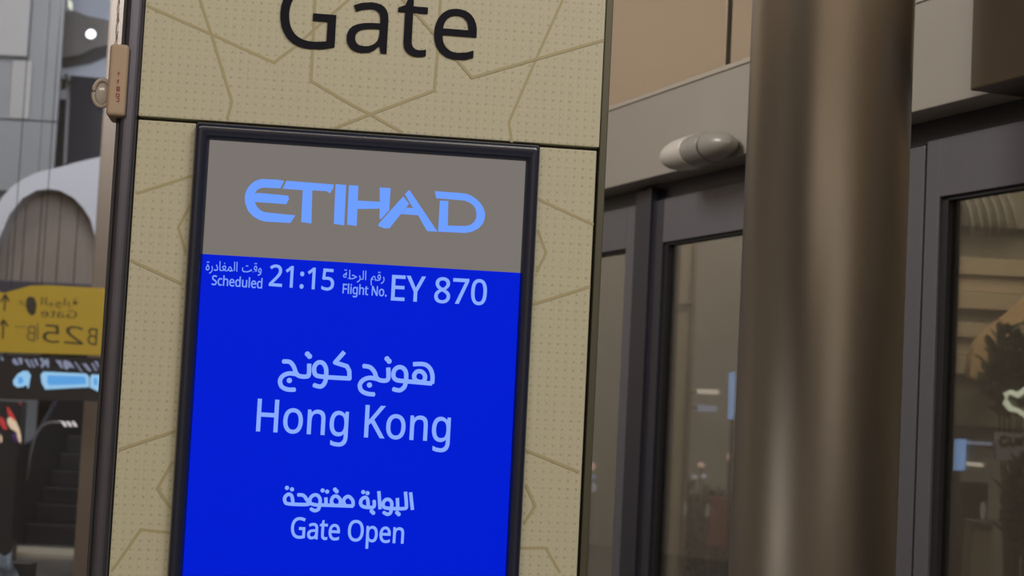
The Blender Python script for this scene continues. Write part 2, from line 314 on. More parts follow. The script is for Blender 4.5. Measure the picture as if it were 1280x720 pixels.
# letter outlines: character number, advance, then one x, z list per outline
OUTLINES = [
    [46, 215, [58, 43, 59, 61, 64, 75, 72, 85, 82, 92, 94, 96, 107, 97, 120, 96, 132, 92, 142, 85, 151, 75, 156, 61, 157, 43, 156, 26, 151, 12, 142, 2, 132, -6, 120, -10, 107, -11, 94, -10, 82, -6, 72, 2, 64, 12, 59, 26]],
    [48, 459, [419, 287, 409, 163, 401, 128, 390, 97, 376, 70, 359, 47, 339, 27, 316, 12, 290, 1, 261, -6, 229, -8, 188, -4, 153, 8, 122, 27, 97, 54, 76, 88, 60, 129, 48, 176, 42, 229, 39, 287, 41, 346, 48, 399, 58, 446, 73, 486, 93, 520, 119, 547, 149, 566, 186, 578, 229, 581, 269, 578, 304, 566, 335, 547, 361, 520, 382, 486, 399, 446, 410, 399, 417, 346], [110, 287, 111, 238, 115, 194, 121, 156, 131, 125, 143, 98, 159, 78, 178, 64, 202, 55, 229, 52, 256, 55, 279, 64, 298, 78, 314, 98, 326, 124, 336, 156, 343, 194, 347, 238, 348, 287, 347, 336, 343, 380, 336, 417, 326, 449, 314, 475, 298, 495, 279, 510, 256, 518, 229, 521, 202, 518, 178, 510, 159, 495, 143, 475, 131, 449, 121, 417, 115, 380, 111, 336]],
    [49, 459, [285, 0, 216, 0, 216, 400, 216, 439, 217, 470, 219, 499, 196, 477, 169, 455, 108, 405, 71, 452, 226, 573, 285, 573]],
    [50, 459, [417, 0, 38, 0, 38, 59, 188, 210, 261, 287, 306, 353, 315, 376, 320, 399, 322, 424, 318, 453, 309, 477, 294, 496, 273, 510, 249, 518, 221, 520, 194, 519, 169, 514, 147, 506, 83, 466, 45, 513, 94, 548, 153, 572, 221, 581, 255, 579, 285, 572, 313, 562, 336, 548, 356, 531, 372, 510, 384, 485, 391, 458, 394, 428, 392, 399, 386, 371, 375, 344, 361, 318, 344, 292, 324, 267, 247, 185, 128, 67, 128, 64, 417, 64]],
    [53, 459, [221, 351, 258, 349, 292, 342, 322, 331, 349, 316, 371, 297, 389, 274, 402, 247, 410, 217, 413, 183, 410, 145, 402, 111, 387, 81, 368, 54, 343, 32, 314, 15, 280, 2, 242, -5, 199, -8, 116, 0, 51, 23, 51, 90, 121, 62, 200, 52, 227, 54, 252, 58, 274, 65, 293, 76, 310, 89, 323, 106, 333, 126, 339, 149, 341, 176, 337, 210, 325, 239, 306, 262, 279, 279, 243, 289, 197, 292, 146, 288, 99, 280, 64, 302, 86, 573, 373, 573, 373, 508, 146, 508, 132, 342, 169, 348]],
    [55, 459, [109, 0, 344, 508, 35, 508, 35, 573, 419, 573, 419, 518, 187, 0]],
    [56, 459, [229, 581, 261, 579, 291, 574, 318, 565, 341, 553, 362, 538, 378, 519, 390, 497, 398, 472, 400, 443, 399, 421, 394, 401, 385, 383, 346, 338, 291, 303, 355, 265, 373, 250, 389, 234, 401, 216, 411, 196, 417, 173, 419, 148, 416, 118, 408, 90, 395, 65, 378, 44, 356, 26, 330, 11, 300, 1, 267, -6, 231, -8, 192, -6, 157, 0, 126, 10, 100, 24, 78, 42, 61, 63, 49, 87, 42, 115, 39, 146, 41, 171, 47, 194, 56, 214, 68, 232, 82, 249, 99, 264, 158, 299, 107, 336, 71, 383, 64, 401, 59, 422, 58, 444, 60, 472, 68, 497, 80, 518, 97, 537, 117, 552, 141, 565, 168, 573, 197, 579], [108, 145, 112, 119, 121, 96, 138, 76, 161, 60, 192, 51, 229, 48, 265, 51, 295, 60, 319, 76, 336, 96, 346, 120, 350, 148, 348, 166, 343, 182, 335, 197, 293, 235, 229, 265, 217, 270, 157, 237, 121, 197, 114, 182, 110, 164], [228, 524, 200, 521, 176, 514, 155, 502, 139, 486, 130, 466, 127, 441, 128, 422, 133, 406, 141, 391, 179, 357, 232, 330, 282, 357, 317, 392, 325, 406, 329, 423, 330, 441, 327, 466, 318, 486, 302, 502, 282, 514, 257, 521]],
    [58, 215, [58, 43, 59, 61, 64, 75, 72, 85, 82, 92, 94, 96, 107, 97, 120, 96, 132, 92, 142, 85, 151, 75, 156, 61, 157, 43, 156, 26, 151, 12, 142, 2, 132, -6, 120, -10, 107, -11, 94, -10, 82, -6, 72, 2, 64, 12, 59, 26], [58, 387, 59, 405, 64, 419, 72, 429, 82, 436, 94, 440, 107, 441, 120, 440, 132, 436, 142, 429, 151, 419, 156, 405, 157, 387, 156, 369, 151, 355, 142, 345, 132, 338, 120, 333, 107, 332, 94, 333, 82, 338, 72, 345, 64, 355, 59, 369]],
    [66, 521, [241, 573, 307, 569, 361, 558, 404, 541, 434, 515, 453, 478, 459, 431, 457, 409, 453, 389, 446, 371, 437, 354, 424, 340, 409, 328, 392, 317, 372, 309, 350, 304, 350, 300, 415, 279, 433, 267, 448, 253, 461, 236, 470, 215, 476, 191, 478, 163, 475, 130, 467, 100, 454, 74, 436, 52, 413, 33, 385, 19, 354, 8, 318, 2, 279, 0, 78, 0, 78, 573], [256, 329, 300, 331, 334, 339, 357, 352, 372, 371, 381, 394, 384, 423, 380, 451, 369, 474, 351, 490, 324, 502, 289, 509, 245, 511, 150, 511, 150, 329], [150, 269, 150, 61, 265, 61, 311, 64, 346, 74, 371, 91, 388, 112, 398, 138, 401, 168, 399, 188, 395, 205, 388, 221, 377, 235, 362, 247, 344, 256, 321, 263, 293, 267, 260, 269]],
    [69, 446, [398, 0, 78, 0, 78, 573, 398, 573, 398, 509, 150, 509, 150, 330, 383, 330, 383, 268, 150, 268, 150, 63, 398, 63]],
    [70, 416, [150, 0, 78, 0, 78, 573, 398, 573, 398, 509, 150, 509, 150, 306, 383, 306, 383, 243, 150, 243]],
    [71, 584, [326, 302, 524, 302, 524, 22, 431, -1, 323, -8, 267, -4, 217, 8, 173, 28, 136, 55, 105, 89, 81, 130, 63, 176, 52, 229, 49, 286, 53, 343, 65, 395, 84, 442, 111, 482, 145, 517, 186, 544, 233, 564, 286, 577, 346, 581, 437, 572, 516, 547, 489, 484, 421, 508, 342, 517, 298, 514, 259, 505, 225, 489, 195, 468, 170, 441, 150, 409, 136, 373, 127, 332, 124, 286, 127, 243, 134, 202, 146, 166, 164, 133, 187, 106, 216, 84, 251, 68, 292, 58, 340, 55, 404, 59, 452, 68, 452, 238, 326, 238]],
    [72, 594, [516, 0, 443, 0, 443, 267, 150, 267, 150, 0, 78, 0, 78, 573, 150, 573, 150, 330, 443, 330, 443, 573, 516, 573]],
    [75, 496, [496, 0, 411, 0, 209, 273, 150, 222, 150, 0, 78, 0, 78, 573, 150, 573, 150, 290, 199, 345, 249, 399, 403, 573, 488, 573, 261, 323]],
    [78, 609, [532, 0, 447, 0, 141, 476, 138, 476, 141, 432, 143, 378, 144, 320, 144, 0, 78, 0, 78, 573, 161, 573, 467, 99, 470, 99, 468, 137, 466, 193, 464, 249, 464, 573, 532, 573]],
    [79, 626, [577, 287, 576, 244, 570, 204, 561, 166, 547, 132, 531, 101, 510, 73, 486, 49, 459, 29, 428, 13, 393, 1, 355, -6, 314, -8, 271, -6, 232, 1, 196, 13, 165, 29, 138, 49, 114, 73, 94, 101, 78, 132, 65, 167, 56, 204, 51, 245, 49, 288, 52, 344, 62, 396, 78, 442, 100, 482, 130, 517, 166, 545, 208, 565, 258, 577, 314, 581, 369, 577, 417, 565, 459, 545, 495, 517, 524, 483, 547, 442, 564, 396, 574, 344], [125, 287, 127, 241, 134, 200, 145, 163, 161, 131, 182, 104, 207, 83, 238, 67, 273, 58, 314, 55, 354, 58, 390, 67, 420, 83, 445, 104, 465, 131, 481, 163, 492, 200, 499, 241, 501, 287, 496, 354, 481, 411, 456, 457, 421, 491, 373, 511, 314, 518, 274, 515, 238, 506, 207, 490, 182, 469, 161, 443, 145, 411, 134, 374, 127, 333]],
    [83, 440, [403, 153, 400, 121, 392, 92, 378, 66, 359, 44, 335, 26, 307, 11, 274, 1, 238, -6, 198, -8, 137, -5, 83, 4, 41, 19, 41, 88, 113, 65, 201, 55, 228, 56, 252, 60, 273, 66, 290, 74, 305, 85, 316, 98, 324, 113, 329, 129, 330, 147, 329, 164, 325, 180, 318, 194, 308, 207, 295, 218, 277, 230, 196, 265, 131, 294, 85, 330, 57, 375, 48, 435, 51, 464, 58, 490, 71, 513, 89, 533, 110, 550, 136, 563, 165, 573, 197, 579, 231, 581, 318, 572, 389, 549, 366, 487, 302, 508, 229, 517, 207, 516, 187, 513, 169, 507, 155, 499, 142, 489, 133, 478, 126, 464, 122, 450, 121, 434, 122, 416, 126, 400, 133, 386, 143, 373, 156, 362, 172, 351, 246, 318, 332, 279, 353, 264, 371, 247, 385, 228, 395, 206, 401, 181]],
    [89, 454, [227, 291, 376, 573, 454, 573, 263, 222, 263, 0, 191, 0, 191, 219, 0, 573, 79, 573]],
    [97, 450, [231, 437, 279, 433, 318, 422, 347, 403, 368, 375, 381, 338, 385, 293, 385, 0, 334, 0, 320, 61, 317, 61, 279, 22, 234, -1, 172, -8, 148, -7, 124, -2, 103, 6, 84, 16, 68, 30, 55, 48, 45, 68, 39, 92, 37, 119, 43, 159, 59, 192, 87, 219, 127, 238, 179, 251, 243, 257, 316, 259, 316, 285, 313, 317, 306, 342, 293, 359, 275, 371, 253, 378, 227, 380, 163, 370, 106, 347, 84, 400, 151, 426], [252, 208, 204, 203, 167, 195, 141, 182, 124, 165, 113, 144, 110, 119, 112, 97, 120, 79, 132, 66, 148, 56, 167, 51, 188, 49, 223, 52, 253, 62, 279, 79, 299, 103, 311, 134, 315, 172, 315, 210]],
    [99, 385, [241, -8, 204, -5, 170, 2, 139, 15, 112, 34, 88, 58, 69, 87, 55, 123, 47, 165, 44, 213, 47, 262, 56, 305, 71, 342, 90, 372, 114, 396, 142, 415, 174, 428, 208, 435, 245, 438, 309, 431, 358, 415, 337, 356, 292, 370, 244, 376, 217, 374, 193, 368, 172, 358, 155, 343, 141, 325, 131, 303, 123, 277, 119, 247, 117, 213, 119, 181, 123, 152, 131, 126, 141, 104, 155, 86, 172, 71, 191, 61, 214, 55, 240, 53, 302, 60, 351, 78, 351, 15, 304, -2]],
    [100, 493, [221, -8, 171, -2, 128, 17, 92, 48, 65, 91, 49, 146, 44, 214, 49, 282, 66, 338, 93, 381, 128, 413, 171, 432, 221, 438, 280, 429, 323, 407, 354, 374, 359, 374, 356, 405, 354, 438, 354, 609, 425, 609, 425, 0, 368, 0, 358, 58, 354, 58, 323, 24, 279, 1], [232, 51, 273, 55, 305, 67, 328, 88, 343, 117, 352, 154, 355, 200, 355, 213, 352, 263, 343, 304, 329, 336, 306, 360, 274, 375, 231, 379, 196, 374, 168, 359, 146, 334, 130, 300, 120, 260, 117, 213, 120, 165, 130, 125, 146, 93, 168, 69, 197, 55]],
    [101, 452, [234, 438, 269, 435, 301, 427, 329, 414, 354, 396, 374, 373, 390, 346, 402, 315, 409, 281, 411, 244, 411, 201, 117, 201, 122, 157, 134, 119, 154, 90, 181, 69, 215, 56, 254, 52, 327, 60, 392, 82, 392, 20, 327, -1, 251, -8, 212, -5, 176, 3, 143, 17, 114, 36, 90, 61, 70, 91, 56, 126, 47, 167, 44, 212, 47, 257, 55, 297, 68, 333, 86, 364, 108, 390, 134, 411, 164, 426, 198, 435], [233, 380, 202, 377, 175, 366, 154, 348, 137, 323, 125, 293, 119, 257, 338, 257, 336, 281, 333, 302, 326, 322, 318, 338, 306, 353, 292, 364, 276, 373, 256, 378]],
    [103, 493, [221, 438, 248, 436, 273, 431, 297, 422, 319, 409, 338, 393, 355, 373, 359, 373, 369, 430, 425, 430, 425, -7, 423, -46, 416, -80, 404, -109, 388, -135, 367, -155, 341, -172, 310, -183, 274, -190, 233, -192, 147, -186, 78, -165, 78, -100, 149, -125, 237, -134, 271, -130, 300, -119, 324, -101, 341, -77, 352, -48, 355, -13, 355, 4, 356, 32, 358, 57, 354, 57, 338, 37, 320, 21, 299, 8, 275, -1, 250, -6, 221, -8, 170, -2, 126, 18, 91, 51, 65, 95, 49, 149, 44, 214, 49, 278, 65, 332, 91, 377, 126, 411, 169, 431], [230, 379, 207, 376, 187, 370, 169, 359, 153, 344, 140, 326, 130, 303, 123, 277, 119, 247, 117, 213, 120, 165, 130, 124, 146, 92, 169, 68, 197, 54, 232, 50, 288, 58, 303, 65, 315, 74, 326, 85, 349, 131, 356, 197, 356, 214, 355, 251, 350, 282, 343, 309, 332, 331, 319, 348, 302, 362, 281, 371, 257, 377]],
    [104, 496, [139, 431, 138, 399, 135, 370, 140, 370, 174, 407, 221, 429, 273, 437, 306, 435, 335, 430, 360, 421, 382, 408, 399, 391, 413, 370, 423, 344, 429, 314, 431, 280, 431, 0, 361, 0, 361, 275, 358, 307, 351, 333, 338, 353, 319, 367, 295, 376, 265, 379, 235, 377, 210, 370, 189, 360, 173, 347, 160, 329, 150, 308, 144, 283, 140, 254, 139, 222, 139, 0, 68, 0, 68, 609, 139, 609]],
    [105, 207, [139, 430, 139, 0, 68, 0, 68, 430], [104, 591, 133, 580, 140, 572, 144, 560, 145, 546, 144, 532, 140, 521, 133, 512, 104, 501, 93, 502, 83, 506, 75, 512, 68, 521, 64, 532, 63, 546, 64, 560, 68, 572, 75, 580, 83, 586, 93, 590]],
    [108, 207, [139, 0, 68, 0, 68, 609, 139, 609]],
    [110, 496, [275, 438, 322, 434, 361, 421, 391, 401, 413, 371, 426, 330, 431, 280, 431, 0, 361, 0, 361, 275, 358, 307, 351, 333, 338, 353, 319, 367, 295, 376, 265, 379, 222, 374, 189, 361, 166, 338, 151, 308, 142, 269, 139, 223, 139, 0, 68, 0, 68, 430, 125, 430, 136, 371, 140, 371, 175, 409, 222, 431]],
    [111, 485, [442, 216, 440, 181, 436, 150, 428, 121, 417, 95, 404, 71, 388, 51, 369, 33, 348, 18, 324, 7, 299, -1, 271, -6, 241, -8, 214, -6, 188, -1, 163, 7, 140, 18, 119, 33, 100, 51, 84, 71, 70, 95, 59, 121, 51, 150, 46, 181, 44, 216, 47, 261, 55, 301, 68, 336, 87, 367, 110, 392, 137, 412, 169, 426, 204, 435, 244, 438, 281, 435, 316, 426, 347, 412, 374, 392, 398, 367, 417, 336, 431, 301, 439, 261], [117, 216, 119, 184, 123, 154, 130, 128, 141, 105, 155, 86, 172, 71, 192, 59, 216, 53, 243, 51, 270, 53, 294, 59, 314, 71, 331, 86, 345, 105, 356, 128, 363, 154, 367, 184, 369, 216, 367, 248, 363, 277, 355, 303, 345, 325, 331, 344, 314, 359, 294, 370, 270, 376, 242, 379, 202, 374, 171, 359, 147, 335, 130, 303, 120, 263]],
    [112, 493, [273, 438, 322, 432, 365, 413, 401, 383, 428, 339, 444, 284, 449, 216, 447, 170, 439, 129, 427, 93, 410, 62, 390, 37, 365, 17, 337, 3, 306, -5, 272, -8, 213, 1, 170, 24, 139, 55, 134, 55, 137, 20, 139, -16, 139, -192, 68, -192, 68, 430, 126, 430, 136, 371, 139, 371, 170, 405, 213, 429], [260, 379, 233, 377, 210, 371, 190, 362, 174, 349, 161, 333, 152, 313, 145, 289, 141, 261, 139, 229, 139, 216, 140, 182, 144, 152, 150, 126, 159, 103, 172, 85, 188, 70, 208, 59, 233, 53, 261, 51, 286, 53, 308, 60, 326, 72, 341, 88, 354, 108, 364, 131, 371, 157, 375, 186, 376, 217, 373, 262, 363, 302, 348, 334, 325, 359, 296, 374]],
    [116, 289, [212, 50, 245, 53, 272, 59, 272, 5, 240, -4, 200, -8, 178, -7, 157, -3, 138, 4, 120, 13, 104, 27, 91, 44, 82, 66, 76, 93, 74, 125, 74, 375, 13, 375, 13, 409, 75, 437, 103, 528, 144, 528, 144, 430, 269, 430, 269, 375, 144, 375, 144, 127, 146, 103, 153, 83, 163, 69, 177, 58, 193, 52]],
    [117, 496, [427, 430, 427, 0, 370, 0, 359, 57, 356, 57, 321, 20, 273, -1, 220, -8, 187, -6, 159, -1, 134, 8, 112, 21, 95, 38, 81, 59, 71, 85, 65, 114, 63, 148, 63, 430, 135, 430, 135, 153, 137, 122, 145, 96, 158, 76, 176, 62, 200, 53, 230, 51, 260, 53, 285, 59, 306, 69, 323, 82, 336, 100, 345, 121, 352, 146, 356, 175, 357, 206, 357, 430]],
    [65261, 265, [34, -136, 24, -88, 89, -74, 141, -50, 154, -38, 165, -24, 174, -8, 181, 11, 185, 33, 186, 57, 183, 93, 172, 123, 155, 143, 133, 151, 108, 141, 91, 114, 85, 82, 90, 61, 107, 47, 138, 42, 172, 46, 202, 55, 205, 14, 171, -1, 132, -5, 92, 0, 63, 14, 44, 37, 38, 71, 45, 116, 65, 158, 97, 188, 109, 195, 123, 198, 138, 200, 153, 198, 167, 194, 179, 188, 209, 155, 226, 108, 232, 54, 230, 19, 222, -13, 210, -41, 193, -66, 171, -87, 144, -105, 112, -119, 76, -129]],
    [65239, 265, [0, -3, 6, 46, 39, 46, 76, 47, 110, 49, 137, 55, 170, 74, 187, 105, 192, 155, 186, 201, 167, 235, 159, 243, 149, 247, 139, 248, 114, 238, 97, 212, 91, 180, 96, 158, 113, 144, 143, 139, 178, 143, 208, 152, 210, 111, 189, 100, 164, 94, 138, 92, 87, 102, 55, 129, 44, 168, 51, 213, 71, 255, 103, 285, 115, 292, 129, 296, 143, 297, 164, 295, 181, 288, 197, 276, 209, 261, 220, 243, 228, 222, 238, 151, 237, 123, 232, 98, 223, 75, 211, 55, 194, 37, 173, 23, 140, 10, 98, 2, 50, -2], [174, 358, 153, 367, 144, 387, 153, 408, 174, 417, 194, 408, 203, 387, 194, 367], [92, 358, 71, 367, 63, 387, 71, 408, 92, 417, 113, 408, 122, 387, 113, 367]],
    [65174, 648, [231, -12, 247, 36, 323, 41, 403, 57, 480, 88, 503, 103, 524, 120, 543, 139, 580, 117, 573, 96, 571, 81, 578, 64, 603, 51, 654, 46, 672, 39, 678, 23, 669, 5, 648, -3, 581, 5, 564, 11, 549, 20, 539, 31, 531, 43, 528, 58, 529, 76, 540, 72, 483, 35, 410, 9, 325, -7], [231, -12, 138, -6, 72, 15, 55, 26, 42, 38, 31, 52, 24, 69, 19, 87, 18, 108, 20, 138, 26, 170, 34, 201, 79, 190, 74, 169, 68, 144, 66, 122, 68, 102, 73, 86, 82, 72, 95, 61, 113, 52, 137, 45, 247, 36, 258, 7], [331, 238, 310, 246, 301, 267, 310, 287, 331, 296, 351, 287, 360, 267, 351, 246], [250, 238, 229, 246, 220, 267, 229, 287, 250, 296, 270, 287, 279, 267, 270, 246]],
    [65165, 141, [55, 0, 43, 423, 91, 423, 103, 0]],
    [65247, 154, [0, -3, 5, 46, 53, 52, 61, 58, 66, 65, 68, 75, 69, 122, 58, 423, 106, 423, 118, 127, 116, 71, 100, 30, 91, 20, 79, 12, 64, 5]],
    [65252, 343, [0, -3, 6, 46, 32, 53, 51, 76, 75, 121, 103, 167, 132, 196, 158, 210, 181, 215, 216, 206, 245, 177, 273, 121, 298, 72, 321, 51, 349, 46, 367, 39, 372, 23, 364, 5, 343, -3, 300, 5, 268, 29, 276, 41, 259, 12, 234, -6, 205, -11, 165, -3, 126, 21, 92, 57, 63, 17, 34, 1], [115, 102, 137, 73, 160, 52, 183, 41, 205, 37, 217, 38, 227, 43, 235, 52, 239, 63, 239, 77, 234, 93, 223, 120, 211, 144, 196, 161, 178, 167, 159, 161, 138, 141]],
    [65232, 309, [0, -3, 6, 46, 73, 52, 131, 71, 176, 98, 205, 129, 216, 161, 210, 177, 192, 190, 158, 196, 129, 192, 99, 182, 75, 168, 105, 143, 133, 116, 165, 83, 196, 66, 233, 54, 273, 48, 315, 46, 333, 39, 338, 23, 330, 5, 309, -3, 242, 3, 178, 22, 128, 55, 106, 81, 79, 107, 47, 132, 40, 143, 34, 159, 32, 171, 43, 193, 74, 217, 117, 236, 167, 244, 188, 243, 207, 239, 222, 234, 253, 208, 263, 174, 261, 157, 257, 140, 250, 122, 212, 74, 155, 34, 83, 7], [163, 305, 142, 313, 133, 334, 142, 354, 163, 363, 183, 354, 192, 334, 183, 313]],
    [65166, 172, [172, -3, 143, -2, 119, 2, 100, 8, 85, 16, 73, 27, 65, 41, 55, 99, 43, 423, 91, 423, 103, 118, 109, 73, 113, 64, 120, 57, 129, 52, 178, 46, 197, 39, 202, 23, 194, 5]],
    [65193, 283, [21, 27, 44, 68, 78, 53, 127, 46, 175, 52, 200, 69, 208, 96, 203, 125, 181, 173, 130, 251, 171, 278, 221, 200, 248, 138, 256, 93, 244, 47, 235, 33, 221, 21, 205, 11, 184, 3, 158, -2, 127, -4, 86, 0, 50, 10]],
    [65197, 218, [2, -136, -15, -91, 22, -78, 53, -63, 77, -46, 97, -28, 111, -10, 122, 9, 134, 63, 130, 95, 118, 130, 93, 179, 136, 201, 169, 128, 178, 68, 177, 43, 173, 21, 166, 0, 134, -54, 91, -94, 44, -121]],
    [65171, 240, [120, 0, 68, 10, 53, 18, 41, 28, 31, 41, 24, 56, 19, 74, 18, 94, 20, 112, 26, 133, 37, 157, 54, 183, 76, 210, 106, 238, 117, 206, 76, 242, 107, 279, 164, 227, 206, 168, 215, 146, 221, 124, 222, 101, 218, 71, 202, 37, 170, 10, 156, 5, 139, 1], [120, 49, 153, 55, 173, 75, 180, 104, 175, 135, 155, 170, 109, 214, 135, 215, 97, 175, 73, 134, 65, 98, 66, 83, 72, 71, 80, 61, 92, 54, 105, 50], [165, 332, 144, 341, 135, 361, 144, 382, 165, 391, 185, 382, 194, 361, 185, 341], [84, 332, 63, 341, 54, 361, 63, 382, 84, 391, 104, 382, 113, 361, 104, 341]],
    [65250, 333, [46, -233, 24, -144, 11, -66, 6, -15, 8, 14, 12, 40, 20, 65, 57, 129, 106, 176, 156, 205, 198, 215, 224, 208, 246, 183, 269, 127, 290, 76, 312, 52, 339, 46, 357, 39, 363, 23, 354, 5, 333, -3, 294, 5, 266, 28, 279, 39, 261, 11, 237, -5, 209, -11, 173, -4, 137, 14, 103, 44, 76, 84, 82, 83, 60, 33, 55, -15, 58, -57, 67, -112, 80, -170, 92, -222], [213, 38, 231, 42, 240, 55, 238, 75, 225, 113, 214, 140, 202, 156, 190, 162, 173, 159, 153, 150, 130, 135, 109, 114, 110, 119, 141, 74, 179, 47]],
    [65198, 235, [2, -138, -15, -92, 57, -60, 103, -21, 127, 22, 134, 63, 133, 83, 128, 103, 121, 122, 93, 179, 136, 201, 156, 160, 172, 122, 183, 90, 189, 74, 196, 63, 204, 55, 241, 46, 259, 39, 264, 23, 256, 5, 235, -3, 192, 6, 168, 31, 156, 62, 175, 52, 174, 26, 168, 2, 158, -20, 145, -40, 130, -59, 113, -76, 56, -116]],
    [65187, 349, [0, -3, 5, 46, 66, 50, 124, 64, 179, 86, 229, 115, 193, 139, 149, 154, 98, 160, 81, 159, 64, 157, 45, 154, 36, 199, 68, 206, 98, 209, 154, 201, 199, 183, 238, 162, 273, 144, 309, 136, 321, 136, 325, 94, 279, 87, 237, 68, 194, 45, 144, 22, 82, 4]],
    [65248, 178, [0, -3, 5, 46, 53, 52, 61, 58, 66, 65, 68, 75, 69, 122, 59, 423, 108, 423, 118, 123, 128, 76, 151, 52, 184, 46, 202, 39, 207, 23, 199, 5, 178, -3, 137, 5, 111, 26, 99, 53, 111, 52, 92, 22, 56, 3]],
    [65172, 288, [288, -3, 231, 6, 216, 14, 203, 24, 192, 38, 184, 54, 179, 75, 176, 100, 167, 306, 215, 306, 224, 110, 234, 68, 258, 50, 294, 46, 312, 39, 318, 23, 309, 5], [199, 62, 133, 52, 75, 61, 58, 68, 45, 78, 33, 89, 25, 101, 19, 116, 18, 132, 19, 148, 23, 164, 31, 179, 66, 218, 117, 247, 180, 263, 188, 213, 135, 205, 97, 187, 73, 164, 65, 140, 74, 119, 98, 106, 131, 100, 165, 102, 194, 108], [186, 374, 165, 383, 156, 403, 165, 424, 186, 433, 207, 424, 215, 403, 207, 383], [105, 374, 84, 383, 75, 403, 84, 424, 105, 433, 125, 424, 134, 403, 125, 383]],
    [65170, 203, [0, -3, 6, 46, 45, 50, 67, 67, 79, 104, 92, 168, 139, 159, 133, 135, 128, 109, 126, 87, 132, 66, 155, 51, 209, 46, 227, 39, 233, 23, 225, 5, 203, -3, 143, 4, 130, 9, 119, 16, 111, 25, 97, 59, 115, 57, 95, 27, 71, 8, 40, -1], [101, -113, 80, -105, 71, -84, 80, -63, 101, -55, 121, -63, 130, -84, 121, -105]],
    [65262, 280, [34, -136, 24, -88, 89, -74, 141, -50, 154, -38, 165, -24, 174, -8, 181, 11, 185, 33, 186, 57, 184, 83, 180, 105, 171, 124, 160, 139, 148, 148, 133, 151, 110, 142, 92, 116, 85, 81, 90, 64, 104, 53, 127, 47, 161, 46, 286, 46, 304, 39, 309, 23, 301, 5, 280, -3, 138, -3, 89, 5, 74, 11, 62, 19, 52, 29, 44, 41, 39, 55, 38, 72, 46, 119, 67, 160, 98, 189, 138, 200, 155, 198, 171, 193, 186, 184, 199, 171, 211, 155, 220, 135, 227, 112, 231, 85, 232, 54, 230, 19, 222, -13, 210, -41, 193, -66, 171, -87, 144, -105, 112, -119, 76, -129]],
    [65169, 159, [0, -3, 6, 46, 52, 49, 77, 64, 85, 97, 80, 132, 68, 175, 51, 221, 99, 239, 114, 196, 125, 148, 130, 106, 125, 64, 110, 33, 84, 13, 47, 1], [63, -113, 42, -105, 34, -84, 42, -63, 63, -55, 84, -63, 92, -84, 84, -105]],
]
GLYPHS = {chr(row[0]): (row[1], row[2:]) for row in OUTLINES}
CAP = 573.0
def text_loops(chars, u0, u1, z0, cap, mirror=False, capunit=CAP, z1=None):
    """outlines of a row of letters fitted between u0 and u1 on the baseline z0 (to z1 at its right end)"""
    z1 = z0 if z1 is None else z1
    L = []; pen = 0
    for ch in chars:
        if ch == ' ': pen += 215; continue
        adv, sps = GLYPHS[ch]
        for s in sps: L.append([(s[i] + pen, s[i + 1]) for i in range(0, len(s), 2)])
        pen += adv
    xs = [p[0] for s in L for p in s]; a, b = min(xs), max(xs); k = cap / capunit
    out = []
    for s in L:
        q = []
        for x, z in s:
            t = (x - a) / (b - a)
            if mirror: t = 1 - t
            q.append((u0 + (u1 - u0) * t, z0 + (z1 - z0) * t + z * k))
        out.append(q)
    return out
def arabic(codes): return [c if c == ' ' else chr(int(c, 16)) for c in codes]

# ------------------------------------------------------------------ room shell
box('floor', -9, 9, -8, 26, -0.1, 0, M['floor'], kind='structure')
box('ceiling', -9, 9, -8, 26, 8.0, 8.1, M['ceil'], kind='structure')
box('wall_back', -9, 9, -8.1, -8, 0, 8, M['wallbrown'], kind='structure')
box('wall_left', -9.1, -9, -8, 26, 0, 8, M['wallbrown'], kind='structure')
box('wall_front', -9, 9, 26, 26.1, 0, 8, M['walldark'], kind='structure')
box('wall_far_right', 9, 9.1, -8, 26, 0, 8, M['wallbrown'], kind='structure')

# ------------------------------------------------------------------ door wall (local x runs towards the camera's right, y into the wall)
RZ = TH - math.pi / 2
QL = (Q0.x, Q0.y, 0)
wall = empty('wall_right', QL, RZ, kind='structure')
box('header', -4.6, 0.352, -0.10, 0.16, 2.617, 2.985, M['header'], wall, bev=0.004)
box('header_lip', -4.6, 0.352, -0.106, -0.09, 2.972, 2.99, M['lip'], wall)
edges = [-4.6, -2.94, -1.535, -0.12, 1.3, 2.7, 4.1, 5.5, 7.0]
for i in range(8):
    a, b = edges[i], edges[i + 1]
    box('cladding_panel', a + 0.024, b - 0.024, -0.012, 0.02, 2.985, 7.98, M['gold'] if b < 0.4 else M['brown'], wall, bev=0.0015)
box('backing', -4.6, 7.0, 0.02, 0.14, 2.985, 7.99, M['shadowgap'], wall)
box('pier', 0.356, 1.25, -0.17, 0.14, 2.617, 7.97, M['brown'], wall, bev=0.006)
box('transom', -4.6, 7.0, 0.03, 0.15, 2.54, 2.617, M['framedark'], wall)
for i in range(4):
    a = 1.35 + i * 1.4
    box('wall_panel', a, a + 1.38, 0.0, 0.1, 0.0, 2.54, M['brown'], wall, bev=0.004)
box('lintel', 1.25, 7.0, -0.1, 0.15, 2.6, 2.985, M['header'], wall)

